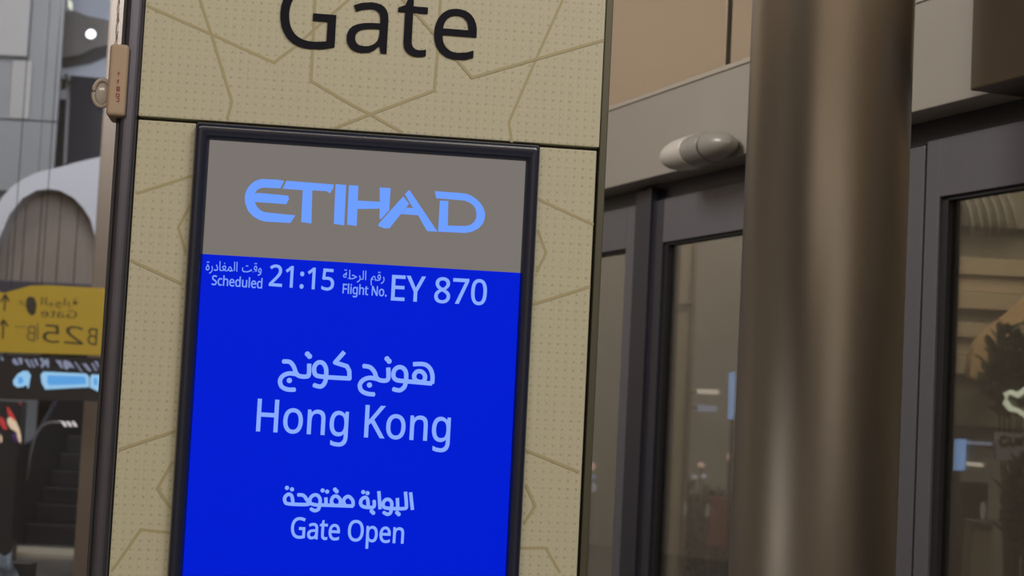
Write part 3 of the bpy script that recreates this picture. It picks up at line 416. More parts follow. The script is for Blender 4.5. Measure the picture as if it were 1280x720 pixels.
def leaf(name, x0, x1, lst, rst, ztop=2.54, fm='frame', y=0.0):
    d = empty(name, QL, RZ, kind='structure')
    box('stile', x0, x0 + lst, y, y + 0.06, 0.01, ztop, M[fm], d, bev=0.003)
    box('stile', x1 - rst, x1, y, y + 0.06, 0.01, ztop, M['frame'], d, bev=0.003)
    box('top_rail', x0 + lst, x1 - rst, y, y + 0.06, 2.35, ztop, M['frame'], d, bev=0.003)
    box('bottom_rail', x0 + lst, x1 - rst, y, y + 0.06, 0.01, 0.25, M['frame'], d, bev=0.003)
    box('gasket', x0 + lst, x0 + lst + 0.035, y + 0.012, y + 0.05, 0.25, 2.35, M['gasket'], d)
    box('gasket', x0 + lst, x1 - rst, y + 0.012, y + 0.05, 2.338, 2.35, M['gasket'], d)
    box('glass_pane', x0 + lst + 0.005, x1 - rst, y + 0.028, y + 0.034, 0.25, 2.35, M['doorglass'], d)
    return d
leaf('door_1', -2.2, -0.30, 0.10, 0.12, fm='framedark')
leaf('door_2', -0.113, 1.25, 0.078, 0.10)
leaf('window_1', -4.5, -2.39, 0.1, 0.095)
jm = empty('trim_1', QL, RZ, kind='structure')
box('jamb', -2.39, -2.2, -0.004, 0.14, 0, 2.6, M['framedark'], jm, bev=0.004)
box('jamb_edge', -2.225, -2.2, -0.016, -0.004, 0, 2.6, M['framedark'], jm)
jm = empty('trim_2', QL, RZ, kind='structure')
box('jamb', -0.30, -0.125, 0.0, 0.14, 0, 2.53, M['frame'], jm, bev=0.004)
box('gap_strip', -0.125, -0.113, 0.03, 0.14, 0, 2.53, M['gasket'], jm)

# presence sensor on the header
sn = empty('door_sensor', (Q0.x + 0, Q0.y, 0), RZ, 'rounded beige door sensor mounted on the header above the left glass door', 'sensor')
def capsule(name, x0, x1, rz_, ry_, yc, zc, m, t0, t1, n=20, k=24):
    """slice t0..t1 of a rounded bar lying along x"""
    bm = bmesh.new(); rings = []
    for i in range(k + 1):
        t = t0 + (t1 - t0) * i / k; s = abs(2 * t - 1)
        g = (1 - s ** 3.2) ** 0.5 if s < 1 else 0.0
        g = max(g, 0.02); x = x0 + (x1 - x0) * t
        rings.append([bm.verts.new((x, yc + ry_ * g * math.cos(a * 2 * math.pi / n), zc + rz_ * g * math.sin(a * 2 * math.pi / n))) for a in range(n)])
    for i in range(k):
        for a in range(n): bm.faces.new((rings[i][a], rings[i][(a + 1) % n], rings[i + 1][(a + 1) % n], rings[i + 1][a]))
    bm.faces.new(rings[0]); bm.faces.new(rings[-1])
    return link(name, mesh_of(bm, name, True), m, sn)
capsule('cover', -1.74, -1.18, 0.066, 0.085, -0.165, 2.655, M['sensor'], 0.0, 0.50)
capsule('lens', -1.74, -1.18, 0.064, 0.083, -0.165, 2.655, M['sensor2'], 0.50, 0.735)
capsule('gap_ring', -1.74, -1.18, 0.058, 0.077, -0.165, 2.655, M['gasket'], 0.73, 0.775, k=3)
capsule('end_cap', -1.74, -1.18, 0.064, 0.083, -0.165, 2.655, M['sensor2'], 0.765, 1.0)
box('base_plate', -1.66, -1.26, -0.125, -0.1015, 2.635, 2.69, M['sensor2'], sn, bev=0.005)

# ------------------------------------------------------------------ steel column
cx, cz = at(1028, 360, 4.95)
col = empty('steel_column', (cx, 4.95, 0), 0, 'tall round brushed steel column in front of the glass doors', 'column')
def cyl(name, r, z0, z1, m, parent, n=96, bev=0.0):
    bm = bmesh.new(); bmesh.ops.create_cone(bm, cap_ends=True, segments=n, radius1=r, radius2=r, depth=z1 - z0)
    for v in bm.verts: v.co.z += (z0 + z1) / 2
    me = mesh_of(bm, name)
    for p in me.polygons: p.use_smooth = len(p.vertices) == 4
    return link(name, me, m, parent)
cyl('shaft', 0.229, 0.12, 7.99, M['steel'], col)
cyl('base_ring', 0.242, 0.0, 0.12, M['framedark'], col)

# ------------------------------------------------------------------ totem
tot = empty('gate_totem', (P0.x, P0.y, 0), PSI, 'cream patterned gate totem with olive star lines and the word Gate', 'totem')
ZT = 2.183
up_p = box('upper_panel', -0.497, 0.505, 0, 0.03, ZT + 0.004, 3.1, M['panel'], tot, bev=0.002)
lp = box('side_panel', -0.496, -0.374, 0, 0.03, 0.12, ZT - 0.004, M['panel'], tot, bev=0.002)
rp = box('side_panel', 0.372, 0.500, 0, 0.03, 0.12, ZT - 0.004, M['panel'], tot, bev=0.002)
box('lower_panel', -0.370, 0.368, 0, 0.03, 0.12, 0.84, M['panel'], tot, bev=0.002)
box('core', -0.50, 0.506, 0.03, 0.20, 0.0, 3.1, M['body'], tot)
# rounded edge tube on the left, flat edge on the right
def edge_tube(x0, x1, y0, y1, z0, z1, m, name):
    return box(name, x0, x1, y0, y1, z0, z1, m, tot, bev=min(x1 - x0, y1 - y0) * 0.42, seg=5)
edge_tube(-0.536, -0.498, -0.012, 0.20, 0, 3.12, M['trim'], 'edge_trim')
box('shade_strip', -0.5425, -0.536, 0.0, 0.19, 0, 3.12, M['shadowgap'], tot)  # dark strip put in for the shaded gap beside the edge tube
box('edge_trim', 0.506, 0.522, -0.002, 0.20, 0, 3.12, M['olive'], tot, bev=0.002)

inl = [0]
def inlay(parent, pts, w=0.0062):
    inl[0] += 1
    loc = [S(*p) for p in pts]
    return strokes('inlay_line', [loc], w, M['inlay'], parent, -0.0004 - 0.0002 * (inl[0] % 6), 0.0)
for ln in ([(183, 7), (265, 43), (342, 78), (367, 60), (396, 34), (423, 11), (440, -4)],
           [(248, -6), (266, 48), (290, 127), (284, 149)],
           [(394, -6), (389, 101), (440, 131), (465, 144), (504, 166)],
           [(418, 160), (465, 142), (543, 113), (547, 69), (551, -5)],
           [(500, -4), (523, 20), (573, 77), (590, 97), (670, 74), (755, 50)],
           [(706, -6), (670, 74), (636, 153), (640, 178)]):
    inlay(up_p, ln)
for ln in ([(170, 242), (243, 219)], [(238, 256), (223, 284), (232, 316)], [(163, 325), (228, 355)],
           [(149, 562), (221, 538)], [(216, 577), (197, 610), (214, 636)], [(139, 715), (176, 662), (213, 666)]):
    inlay(lp, ln)
for ln in ([(671, 248), (742, 281)], [(672, 287), (682.5, 316), (671, 340)], [(664, 381), (738, 358)],
           [(656, 562), (724, 590)], [(657, 605), (669, 632), (655, 654)], [(651, 685), (682, 685), (700, 716)]):
    inlay(rp, ln)

# the word Gate, letter by letter, standing 4 mm proud
u0, z0 = S(348, 57.5); u1, _ = S(594, 75)
zb = (S(400, 61)[1] + S(575, 74)[1]) / 2
k = (S(480, 0)[1] - S(480, 100)[1]) / 100.0
all_l = text_loops('Gate', u0, u1, zb, 82 * k)
cnt = 0
for ch in 'Gate':
    n = len(GLYPHS[ch][1]); lo = all_l[cnt:cnt + n]; cnt += n
    fill('letter', lo, M['letter'], tot, -0.004, 0.004)

# ------------------------------------------------------------------ display
dis = empty('flight_display', (P0.x, P0.y, 0), PSI, 'tall lit flight information screen showing a blue Hong Kong page in a black bezel', 'screen')
FL, FR, FT, FB = -0.373, 0.371, 2.179, 0.845
SL, SR, ST, SB, SM = -0.3425, 0.3415, 2.1435, 0.89, 1.898
def ring_mesh():
    """bezel: rounded outer rectangle, sharp inner, front edges softened"""
    bm = bmesh.new()
    def rrect(l, r, b, t, rad, y, n=6):
        out = []
        for (cx_, cz_, a0) in ((r - rad, t - rad, 0), (l + rad, t - rad, 90), (l + rad, b + rad, 180), (r - rad, b + rad, 270)):
            for i in range(n + 1):
                a = math.radians(a0 + 90 * i / n); out.append(bm.verts.new((cx_ + rad * math.cos(a), y, cz_ + rad * math.sin(a))))
        return out
    prof = [rrect(FL, FR, FB, FT, 0.008, 0.03), rrect(FL, FR, FB, FT, 0.008, -0.020), rrect(FL + 0.004, FR - 0.004, FB + 0.004, FT - 0.004, 0.008, -0.027),
            rrect(FL + 0.010, FR - 0.010, FB + 0.010, FT - 0.010, 0.006, -0.029), rrect(SL - 0.010, SR + 0.010, SB - 0.010, ST + 0.010, 0.003, -0.027),
            rrect(SL - 0.001, SR + 0.001, SB - 0.001, ST + 0.001, 0.001, -0.016), rrect(SL - 0.001, SR + 0.001, SB - 0.001, ST + 0.001, 0.001, -0.005)]
    for a, b in zip(prof, prof[1:]):
        n = len(a)
        for i in range(n): bm.faces.new((a[i], a[(i + 1) % n], b[(i + 1) % n], b[i]))
    me = mesh_of(bm, 'bezel', True)
    return me
link('bezel', ring_mesh(), M['bezel'], dis)
box('housing', SL - 0.02, SR + 0.02, -0.003, 0.028, SB - 0.02, ST + 0.02, M['shadowgap'], dis)
YS = -0.0135
box('screen_panel', SL, SR, YS, -0.004, SB, SM, M['blue'], dis)
hb = box('logo_band', SL, SR, YS, -0.004, SM, ST, M['taupe'], dis)
YT = YS - 0.0006
def c1(x, y): return S(290 + x / 7.2, 210 + y / 7.2)
def c2(x, y): return S(450 + x / 7.2, 210 + y / 7.2)
E1 = [(470, 122), (400, 112), (270, 106), (235, 114), (200, 130), (165, 158), (138, 195), (120, 240), (116, 280), (120, 325), (145, 390), (190, 440), (250, 475), (300, 488), (525, 500), (570, 432), (330, 408), (290, 402), (255, 385), (222, 350), (207, 312), (440, 328), (488, 333), (513, 285), (505, 255), (228, 230), (206, 250), (222, 208), (255, 190), (285, 183), (435, 190)]
T1 = [(490, 122), (912, 155), (912, 185), (880, 235), (850, 215), (722, 208), (714, 505), (622, 492), (636, 206), (455, 193)]
I1 = [(930, 152), (1026, 160), (1008, 522), (915, 508)]
h1 = [(1050, 162), (1135, 166), (1130, 300), (1327, 310), (1327, 182), (1424, 188), (1412, 385), (1334, 470), (1324, 455), (1327, 372), (1126, 375), (1120, 528), (1034, 515)]
A1 = [(385, 262), (438, 328), (262, 548), (215, 548), (162, 528), (165, 508)]
A3 = [(440, 203), (692, 578), (602, 574), (585, 550), (520, 432), (367, 420), (414, 362), (474, 368), (400, 242)]
D1 = [(668, 215), (880, 230), (950, 238), (1000, 257), (1045, 290), (1080, 325), (1105, 365), (1120, 415), (1115, 465), (1100, 505), (1060, 550), (1000, 580), (940, 590), (698, 578), (714, 300), (790, 303), (785, 524), (940, 528), (985, 518), (1020, 493), (1040, 455), (1043, 410), (1030, 365), (1008, 338), (980, 318), (940, 300), (800, 288), (682, 278)]
for lps, fn in (([E1], c1), ([T1], c1), ([I1], c1), ([h1], c1), ([A1, A3], c2), ([D1], c2)):
    fill('logo_letter', [[fn(*p) for p in lp_] for lp_ in lps], M['logo'], dis, YT, 0.0004)

def line(chars, pl, pr, cap_px, m='text', capunit=CAP, grow=0.0008):
    a = S(*pl); b = S(*pr)
    fill('text_line', text_loops(chars, a[0], b[0], a[1], cap_px * k, capunit=capunit, z1=b[1]), M[m], dis, YT, 0.0003, grow=grow)
line('21:15', (336.5, 357.5), (416.5, 363.5), 25.5)
line('EY 870', (488.5, 375.5), (606.5, 381.5), 30.5)
line('Scheduled', (265, 356.5), (327.5, 361), 11.5, 'text2', grow=0.0004)
line('Flight No.', (428, 367), (482.5, 371), 11.5, 'text2', grow=0.0004)
line(arabic('FE93 FEAD FEA9 FE8E FED0 FEE4 FEDF FE8D'.split() + [' '] + 'FE96 FED7 FEED'.split()), (257.5, 338.5), (327, 341.5), 12, 'text2', 430, grow=0.0001)
line(arabic('FE94 FEE0 FEA3 FEAE FEDF FE8D'.split() + [' '] + 'FEE2 FED7 FEAD'.split()), (428.5, 349), (480, 352), 11.5, 'text2', 430, grow=0.0001)
line('Hong Kong', (320.5, 538.5), (561, 552), 38.5)
line('Gate Open', (363.5, 671.5), (503.5, 678.5), 24.5)
def c5(x, y): return S(310 + x / 4.741, 420 + y / 4.741)
def c6(x, y): return S(340 + x / 6.4, 590 + y / 6.4)
def arab(words, fn, w, dots):
    L = [[fn(*q) for q in (smooth_line(p) if cv else p)] for p, cv in words] + [[fn(*d)] for d in dots]
    strokes('text_line', L, w * k, M['text'], dis, YT)
arab([([(206, 152), (246, 154), (270, 180), (284, 218), (305, 238), (350, 240), (361, 222), (362, 165)], 1),
      ([(292, 228), (245, 222), (208, 236), (190, 265), (200, 300), (235, 317), (280, 318)], 1),
      ([(462, 240), (462, 195), (445, 163), (418, 157), (395, 178), (392, 212), (408, 236), (462, 243)], 1),
      ([(462, 240), (455, 276), (430, 300), (387, 290)], 1),
      ([(470, 245), (600, 252), (599, 205)], 0), ([(599, 208), (585, 180), (515, 158), (570, 95)], 0)], c5, 5.3,
     [(245, 264), (352, 108), (364, 121)])
arab([([(680, 178), (722, 186), (748, 215), (760, 248), (782, 263), (818, 264), (830, 245), (829, 188)], 1),
      ([(768, 256), (720, 248), (680, 262), (661, 292), (672, 325), (706, 342), (748, 346)], 1),
      ([(934, 265), (934, 218), (916, 190), (888, 186), (864, 206), (860, 240), (880, 262), (934, 268)], 1),
      ([(934, 265), (925, 300), (897, 322), (856, 314)], 1),
      ([(938, 269), (1088, 282)], 0), ([(1088, 282), (1090, 235), (1075, 192), (1040, 168), (975, 168)], 1),
      ([(1018, 274), (990, 262), (982, 235), (998, 212), (1026, 212), (1046, 236), (1040, 266), (1018, 274)], 1)], c5, 5.3,
     [(718, 291), (822, 136), (834, 150)])
arab([([(1105, 160), (1120, 300)], 0), ([(1064, 155), (1072, 262), (1060, 288), (985, 290), (950, 288)], 1), ([(1000, 205), (1003, 288)], 0),
      ([(952, 288), (955, 245), (935, 218), (905, 220), (886, 248), (896, 280), (952, 290)], 1), ([(952, 288), (945, 322), (920, 335), (888, 318)], 1),
      ([(852, 150), (862, 295)], 0), ([(814, 225), (816, 262), (800, 280), (735, 276), (708, 255), (712, 220), (740, 200), (762, 215), (768, 278)], 1)],
     c6, 4.2, [(998, 322), (1010, 334), (795, 310), (807, 323), (728, 158), (762, 166)])
arab([([(645, 270), (645, 228), (615, 194), (585, 202), (570, 232), (582, 262)], 1), ([(648, 270), (385, 260)], 0),
      ([(540, 264), (545, 220), (515, 190), (485, 200), (474, 235), (490, 262)], 1), ([(430, 200), (431, 262)], 0),
      ([(380, 262), (384, 215), (360, 182), (325, 186), (303, 215), (312, 250), (380, 264)], 1), ([(380, 262), (370, 295), (340, 306), (308, 290)], 1),
      ([(205, 180), (250, 184), (278, 220), (290, 255), (135, 252), (105, 235), (103, 200), (130, 175), (158, 190), (168, 250)], 1)],
     c6, 4.2, [(503, 138), (516, 152), (404, 145), (440, 154), (120, 124), (160, 136)])

# ------------------------------------------------------------------ glass partition left of the totem
gp = empty('window_2', (P0.x, P0.y, 0), PSI, kind='structure')
box('glass_pane', -0.99, -0.545, 0.08, 0.09, 0.02, 3.1, M['paneglass'], gp)
box('glass_pane', -2.2, -0.996, 0.08, 0.09, 0.02, 3.1, M['paneglass'], gp)
# cable along the totem edge
pts = [];
for i in range(60):
    z = 2.30 + i * 0.75 / 59; pts.append((-0.553 + 0.0008 * math.sin(i * 1.9), -0.004 + 0.0008 * math.cos(i * 1.9), z))
cb = empty('steel_cable', (P0.x, P0.y, 0), PSI, 'thin twisted steel cable running up the left edge of the totem', 'cable')
link('wire', tube_mesh('wire', pts, [0.0028 + 0.0006 * (i % 2) for i in range(60)]), M['cable'], cb)
box('clip', -0.558, -0.540, -0.008, 0.02, 2.995, 3.01, M['cable'], cb)
# beige release box fixed to the glass with a round handle
rb = empty('door_release_box', (P0.x, P0.y, 0), PSI, 'rounded beige box with small red writing fixed at the left edge of the totem', 'box')
a = S(134, 149); b = S(163, 59)
box('case', a[0] - 0.001, b[0], -0.03, 0.079, a[1] + 0.004, b[1], M['beige'], rb, bev=0.008, seg=4)
def c3(x, y): return S(100 + x / 3.6, y / 3.6)
strokes('red_writing', [[c3(*p) for p in ln] for ln in ([(176, 335), (184, 345)], [(183, 338), (177, 352)], [(172, 372), (182, 378)], [(180, 368), (175, 388)],
        [(172, 402), (184, 404), (183, 420), (171, 418), (172, 402)], [(178, 400), (177, 424)], [(169, 432), (183, 434), (182, 446), (170, 444), (169, 432)], [(170, 452), (182, 454), (180, 468), (170, 466)])],
        0.0022, M['red'], rb, -0.0306)
kb = empty('glass_disc', (P0.x, P0.y, 0), PSI, 'small round frosted glass disc on a stub beside the beige box', 'disc')
kx, kz = S(125, 112)
ring = [(kx + 0.019 * math.cos(t * math.pi / 12), 0.045, kz + 0.029 * math.sin(t * math.pi / 12)) for t in range(25)]
link('rim', tube_mesh('rim', ring, 0.0045, cap=False), M['sensor'], kb)
ball('disc', (kx, 0.05, kz), (0.016, 0.008, 0.026), M['knobglass'], kb, 20)
link('spindle', tube_mesh('spindle', [(kx, 0.05, kz), (kx, 0.0795, kz)], 0.006), M['rail'], kb)

# ------------------------------------------------------------------ concourse: the partition's reflection built as solid things, each at its own distance
def A(pts, Y): return [at(x, y, Y) for x, y in pts]
def slab(name, pts, Y, m, parent=None, thick=0.1, kind=None):
    """upright slab with the given outline: front face at distance Y, thick deep"""
    return fill(name, [A(pts, Y)], m, parent, Y, thick, kind)
def mid(pts, Y):
    q = A(pts, Y); return (sum(p[0] for p in q) / len(q), sum(p[1] for p in q) / len(q))

# grey clad pillar (20 m)
cl = empty('clad_pillar', (0, 0, 0), 0, 'broad light grey clad pillar at far left behind the glass', 'pillar')
Y = 20.2
xr = at(68, 200, Y)[0]; xj = at(49, 200, Y)[0]; zj = at(40, 151, Y)[1]
box('core', xr - 1.9, xr - 0.01, Y + 0.03, Y + 0.08, 0, 7.98, M['framedark'], cl)
for (a, b) in ((xr - 1.9, xj - 0.003), (xj + 0.003, xr)):
    for (z0, z1) in ((0.0, 1.5), (1.51, zj - 0.008), (zj + 0.008, 7.98)):
        box('panel', a, b, Y, Y + 0.03, z0, z1, M['grey'], cl, bev=0.004)
lb = empty('light_box', (0, 0, 0), 0, 'pale grey box fixed high on the clad pillar at far left', 'box')
a = at(-60, 66, Y - 0.1); b = at(41, -40, Y - 0.1)
box('case', a[0], b[0], Y - 0.1, Y - 0.001, a[1], b[1], M['lightgrey'], lb, bev=0.01)
a = at(9, 148, Y - 0.05); b = at(40, 75, Y - 0.05)
box('lower_plate', a[0], b[0], Y - 0.03, Y - 0.001, a[1], b[1], M['lightgrey'], lb, bev=0.02)

# tan post (15 m)
Y = 15.0
xa = at(138, 0, Y)[0]; xb = at(163, 0, Y)[0]
po = empty('tan_post', ((xa + xb) / 2, Y, 0), 0, 'slim tan post rising behind the glass beside the totem', 'post')
w = (xb - xa) / 2
box('shaft', -w, w, 0, 0.2, 0.0, 7.99, M['post'], po, bev=0.01)
xl = at(98, 600, Y - 0.05)[0] - (xa + xb) / 2
box('plinth_panel', xl, w + 0.1, -0.04, 0.0, 0, at(110, 488, Y)[1], M['post'], po, bev=0.005)

# arch with timber infill, vault above (19 m)
Y = 19.0
ar = empty('timber_arch', (0, 0, 0), 0, 'white rounded arch filled with brown timber boards behind the yellow sign', 'arch')
outer = [(-40, 320), (-20, 285), (2, 247), (15, 233), (30, 223), (48, 215), (70, 210), (95, 203), (125, 196), (170, 190)]
inner = [(170, 420), (140, 350), (119, 297), (113, 274), (104, 260), (93, 248), (75, 238), (60, 236), (45, 238), (28, 248), (12, 268), (0, 295), (-20, 345)]
slab('arch_band', outer + inner, Y, M['white'], ar, 0.5)
Yb = Y + 0.25
js = [-25, 2, 14, 34, 54, 78, 99, 122, 150]
def inner_y(x):
    pts = [(-25, 345), (0, 295), (12, 268), (28, 248), (45, 238), (60, 236), (75, 238), (93, 248), (104, 260), (113, 274), (119, 297), (140, 350), (170, 420)]
    for (x0, y0), (x1, y1) in zip(pts, pts[1:]):
        if x0 <= x <= x1: return y0 + (y1 - y0) * (x - x0) / (x1 - x0)
    return 345
for a, b in zip(js, js[1:]):
    xs = [a + (b - a) * t / 4 for t in range(5)]
    top = [(x, inner_y(x) - 8) for x in xs]
    ta = A(top, Yb); zb_ = at(60, 372, Yb)[1]
    pts_ = [(ta[0][0] + 0.006, ta[0][1])] + ta[1:-1] + [(ta[-1][0] - 0.006, ta[-1][1]), (ta[-1][0] - 0.006, zb_), (ta[0][0] + 0.006, zb_)]
    fill('board', [pts_], M['wood'], ar, Yb, 0.04)
a = at(-30, 300, Yb); b = at(150, 300, Yb)
box('backing', a[0], b[0], Yb + 0.04, Yb + 0.08, at(60, 372, Yb)[1], at(60, 240, Yb)[1], M['shadowgap'], ar)
a = at(-90, 350, Y); b = at(250, 350, Y)
box('beam', a[0], b[0], Y + 0.05, Y + 0.5, at(60, 400, Y)[1], at(60, 352, Y)[1], M['framedark'], ar, bev=0.01)
box('leg', b[0] - 0.3, b[0], Y + 0.05, Y + 0.5, 0, at(60, 400, Y)[1], M['white'], ar)
box('leg', a[0], a[0] + 0.3, Y + 0.05, Y + 0.5, 0, at(60, 400, Y)[1], M['white'], ar)

# things above the arch
Y = 22.0
slab('wall_vault', [(40, -60), (230, -60), (230, 205), (40, 215)], Y, M['skywhite'], None, 0.2, 'structure')
sf = empty('sloping_soffit', (0, 0, 0), 0, 'taupe sloping ceiling strip with one round lamp high behind the glass', 'ceiling strip')
slab('strip', [(66, 14), (92, 13), (110, 20), (150, 28), (200, 34), (200, 40), (150, 52), (118, 60), (100, 68), (66, 74)], Y - 0.6, M['ceilbrown'], sf, 0.58)
dl = empty('round_downlight', (0, 0, 0), 0, 'small round white lamp on the taupe sloping ceiling strip', 'lamp')
p = at(114, 43, Y - 0.6)
ball('bulb', (p[0], Y - 0.62, p[1]), (0.06, 0.025, 0.055), M['lamp'], dl)
ring = [(p[0] + 0.075 * math.cos(t * math.pi / 8), Y - 0.61, p[1] + 0.07 * math.sin(t * math.pi / 8)) for t in range(17)]
link('rim', tube_mesh('rim', ring, 0.012, cap=False), M['grey'], dl)
lg = empty('small_green_lamp', (0, 0, 0), 0, 'small glowing pale lamp at the top beside the grey pillar', 'lamp')
slab('bulb', [(86, -2), (90, 4), (89, 13), (85, 8)], Y - 0.65, M['tube'], lg, 0.03)
nb = empty('navy_panel', (0, 0, 0), 0, 'dark navy screen panel behind the round handle above the arch', 'panel')
slab('face', [(88, 94), (150, 100), (122, 660), (62, 660)], Y - 0.3, M['navy'], nb, 0.1)
slab('white_edge', [(84, 118), (87, 118), (83, 204), (79, 204)], Y - 0.32, M['white'], nb, 0.12)
gb = empty('grey_partition', (0, 0, 0), 0, 'dark grey panel between the clad pillar and the navy panel', 'panel')
slab('face', [(66, 124), (82, 124), (52, 672), (38, 672)], Y - 0.35, M['board'], gb, 0.04)
slab('cap', [(66, 112), (84, 112), (84, 124), (66, 124)], Y - 0.36, M['white'], gb, 0.03)

def plant(name, centre, size, nleaf, m, label, cat='plant', group=None, pot=None, leaflen=0.25, width=0.05, hang=False, stem_base=None, frond=False):
    """leafy plant: curved tapering leaves on stems growing from the base"""
    root = empty(name, (0, 0, 0), 0, label, cat, group)
    bm = bmesh.new(); base = Vector(stem_base if stem_base else (centre[0], centre[1], centre[2] - size[2]))
    for i in range(nleaf):
        a = random.uniform(0, 2 * math.pi); rr = random.random() ** 0.6; e = random.uniform(-1, 1)
        q = math.sqrt(1 - e * e)
        p = Vector((centre[0] + size[0] * rr * q * math.cos(a), centre[1] + size[1] * rr * q * math.sin(a), centre[2] + size[2] * rr * e))
        d = (p - base).normalized() + Vector([random.uniform(-.7, .7) for _ in range(3)]); d.normalize()
        sd_ = d.cross(Vector((0, 0, 1)));  sd_ = sd_.normalized() if sd_.length > 0.05 else Vector((1, 0, 0))
        l = leaflen * random.uniform(0.7, 1.2); row = []
        for t, w_ in ((0, 0.15), (0.3, 1), (0.65, 0.8), (1, 0.05)):
            c = p + d * l * t + Vector((0, 0, -0.35 * l * t * t))
            row.append((bm.verts.new(c - sd_ * width * w_), bm.verts.new(c + sd_ * width * w_)))
        for u_, v_ in zip(row, row[1:]): bm.faces.new((u_[0], u_[1], v_[1], v_[0]))
    me = bpy.data.meshes.new('foliage'); bm.to_mesh(me); bm.free()
    link('foliage', me, m, root)
    sts = []
    for i in range(5):
        a = i * 1.26; tip = Vector((centre[0] + size[0] * 0.5 * math.cos(a), centre[1] + size[1] * 0.5 * math.sin(a), centre[2] + size[2] * 0.4))
        link('stem', tube_mesh('stem', [base + Vector((0.02 * math.cos(a), 0.02 * math.sin(a), 0)), base.lerp(tip, 0.5) + Vector((0, 0, 0.05)), tip], [0.012, 0.009, 0.004], 6), M['stem'], root)
    if pot:
        r, h = pot; bm = bmesh.new()
        bmesh.ops.create_cone(bm, cap_ends=True, segments=20, radius1=r * 0.75, radius2=r, depth=h)
        for v in bm.verts: v.co += Vector((base.x, base.y, base.z - h / 2 + 0.03))
        link('pot', mesh_of(bm, 'pot'), M['pot'], root)
    return root
p = at(80, 102, 21.70)
plant('trailing_plant', (p[0], 21.70, p[1]), (0.09, 0.04, 0.07), 40, M['leaf'], 'small green plant on the ledge beside the clad pillar', leaflen=0.08, width=0.014, stem_base=(p[0], 21.70, at(75, 112, 21.64)[1]))

# reflected yellow gate sign, modelled as a sign hanging behind the glass (14 m)
Y = 14.0
ys = empty('reflected_gate_sign', (0, 0, 0), 0, 'yellow hanging gate sign with reversed B25 lettering, a glass reflection built solid', 'sign')
fill('sign_face', [A([(-30, 360), (6, 366), (38, 357), (60, 356.5), (127, 360), (133, 366), (130, 444), (-30, 439)], Y)], M['yellow'], ys, Y, 0.08)
def Y4(x, y): return at(x / 4, 340 + y / 4, Y)
YF = Y - 0.002
tz = lambda y: at(80, y, Y)[1]
def signtext(chars, xl_, xr_, yb, cap, m='ink', cu=CAP):
    a = at(xl_, yb, Y); b = at(xr_, yb, Y); b0 = at(xr_, yb + 2, Y); kk = (at(80, 400, Y)[1] - at(80, 410, Y)[1]) / 10
    fill('sign_text', text_loops(chars, a[0], b[0], a[1], cap * kk, mirror=True, capunit=cu, z1=b0[1]), M[m], ys, YF, 0.001)
signtext('Gate', 51, 96, 396, 9.5)
signtext(arabic('FE94 FE91 FE8D FEEE FE92 FEDF FE8D'.split()), 51, 99, 381, 10, cu=430)
signtext('5', 53, 74, 427, 22); signtext('2', 80, 104, 429, 22); signtext('B', 109, 121, 430, 21)
signtext('B', 33, 44, 425, 19, 'inkfaint')
strokes('sign_text', [[Y4(190, 255), (Y4(188, 340))]], 0.008, M['ink'], ys, YF)
fill('sign_icon', [[Y4(*p) for p in [(150, 122), (172, 128), (184, 160), (178, 205), (160, 220), (138, 200), (128, 165), (135, 130)]]], M['ink'], ys, YF, 0.001)
strokes('sign_arrow', [[Y4(22, 195), Y4(28, 115)], [Y4(4, 150), Y4(26, 112), Y4(46, 148)]], 0.014, M['ink'], ys, YF)
strokes('sign_arrow', [[Y4(14, 335), Y4(18, 240)], [Y4(2, 265), Y4(18, 240), Y4(40, 272)]], 0.014, M['ink'], ys, YF)
for l_ in ([Y4(95, 145), Y4(125, 150)], [Y4(95, 152), Y4(125, 170)], [Y4(75, 272), Y4(130, 275)]):
    strokes('sign_line', [l_], 0.008, M['inkfaint'], ys, YF)
for xx in (12, 50):
    q = at(xx, 360, Y)
    link('hanger', tube_mesh('hanger', [(q[0], Y + 0.04, q[1]), (q[0], Y + 0.04, 7.99)], 0.0035), M['framedark'], ys)
# dark board under it
db = empty('dark_message_board', (0, 0, 0), 0, 'dark board under the yellow sign with pale slanted letters and glowing cyan panels', 'sign')
Yd = 14.02
slab('board', [(-30, 442), (129, 447.5), (126, 502), (-30, 498)], Yd, M['board'], db, 0.08)
def c0(x, y): return at(x / 9.846, 430 + y / 9.846, Yd)
for pts_ in ([(150, 195), (180, 170), (240, 255), (200, 262), (160, 235)], [(215, 165), (275, 175), (275, 250), (250, 250)],
             [(300, 190), (335, 185), (390, 290), (360, 285)], [(362, 190), (385, 190), (440, 290), (415, 290)], [(410, 185), (445, 180), (480, 265), (455, 265)],
             [(485, 175), (520, 172), (545, 200), (590, 175), (605, 215), (600, 305), (560, 250), (520, 300), (500, 270), (520, 235)],
             [(680, 195), (750, 205), (775, 300), (755, 300)], [(775, 215), (800, 195), (870, 225), (920, 300), (860, 285), (820, 320), (785, 290)],
             [(915, 220), (935, 220), (1020, 348), (995, 340)], [(1010, 240), (1060, 240), (1130, 335), (1090, 335)], [(1120, 235), (1145, 235), (1200, 330), (1175, 330)], [(1160, 210), (1200, 215), (1225, 300), (1195, 270)],
             [(10, 140), (40, 180), (48, 200), (20, 205)]):
    fill('board_letter', [[c0(*p) for p in pts_]], M['palewhite'], db, Yd - 0.002, 0.001)
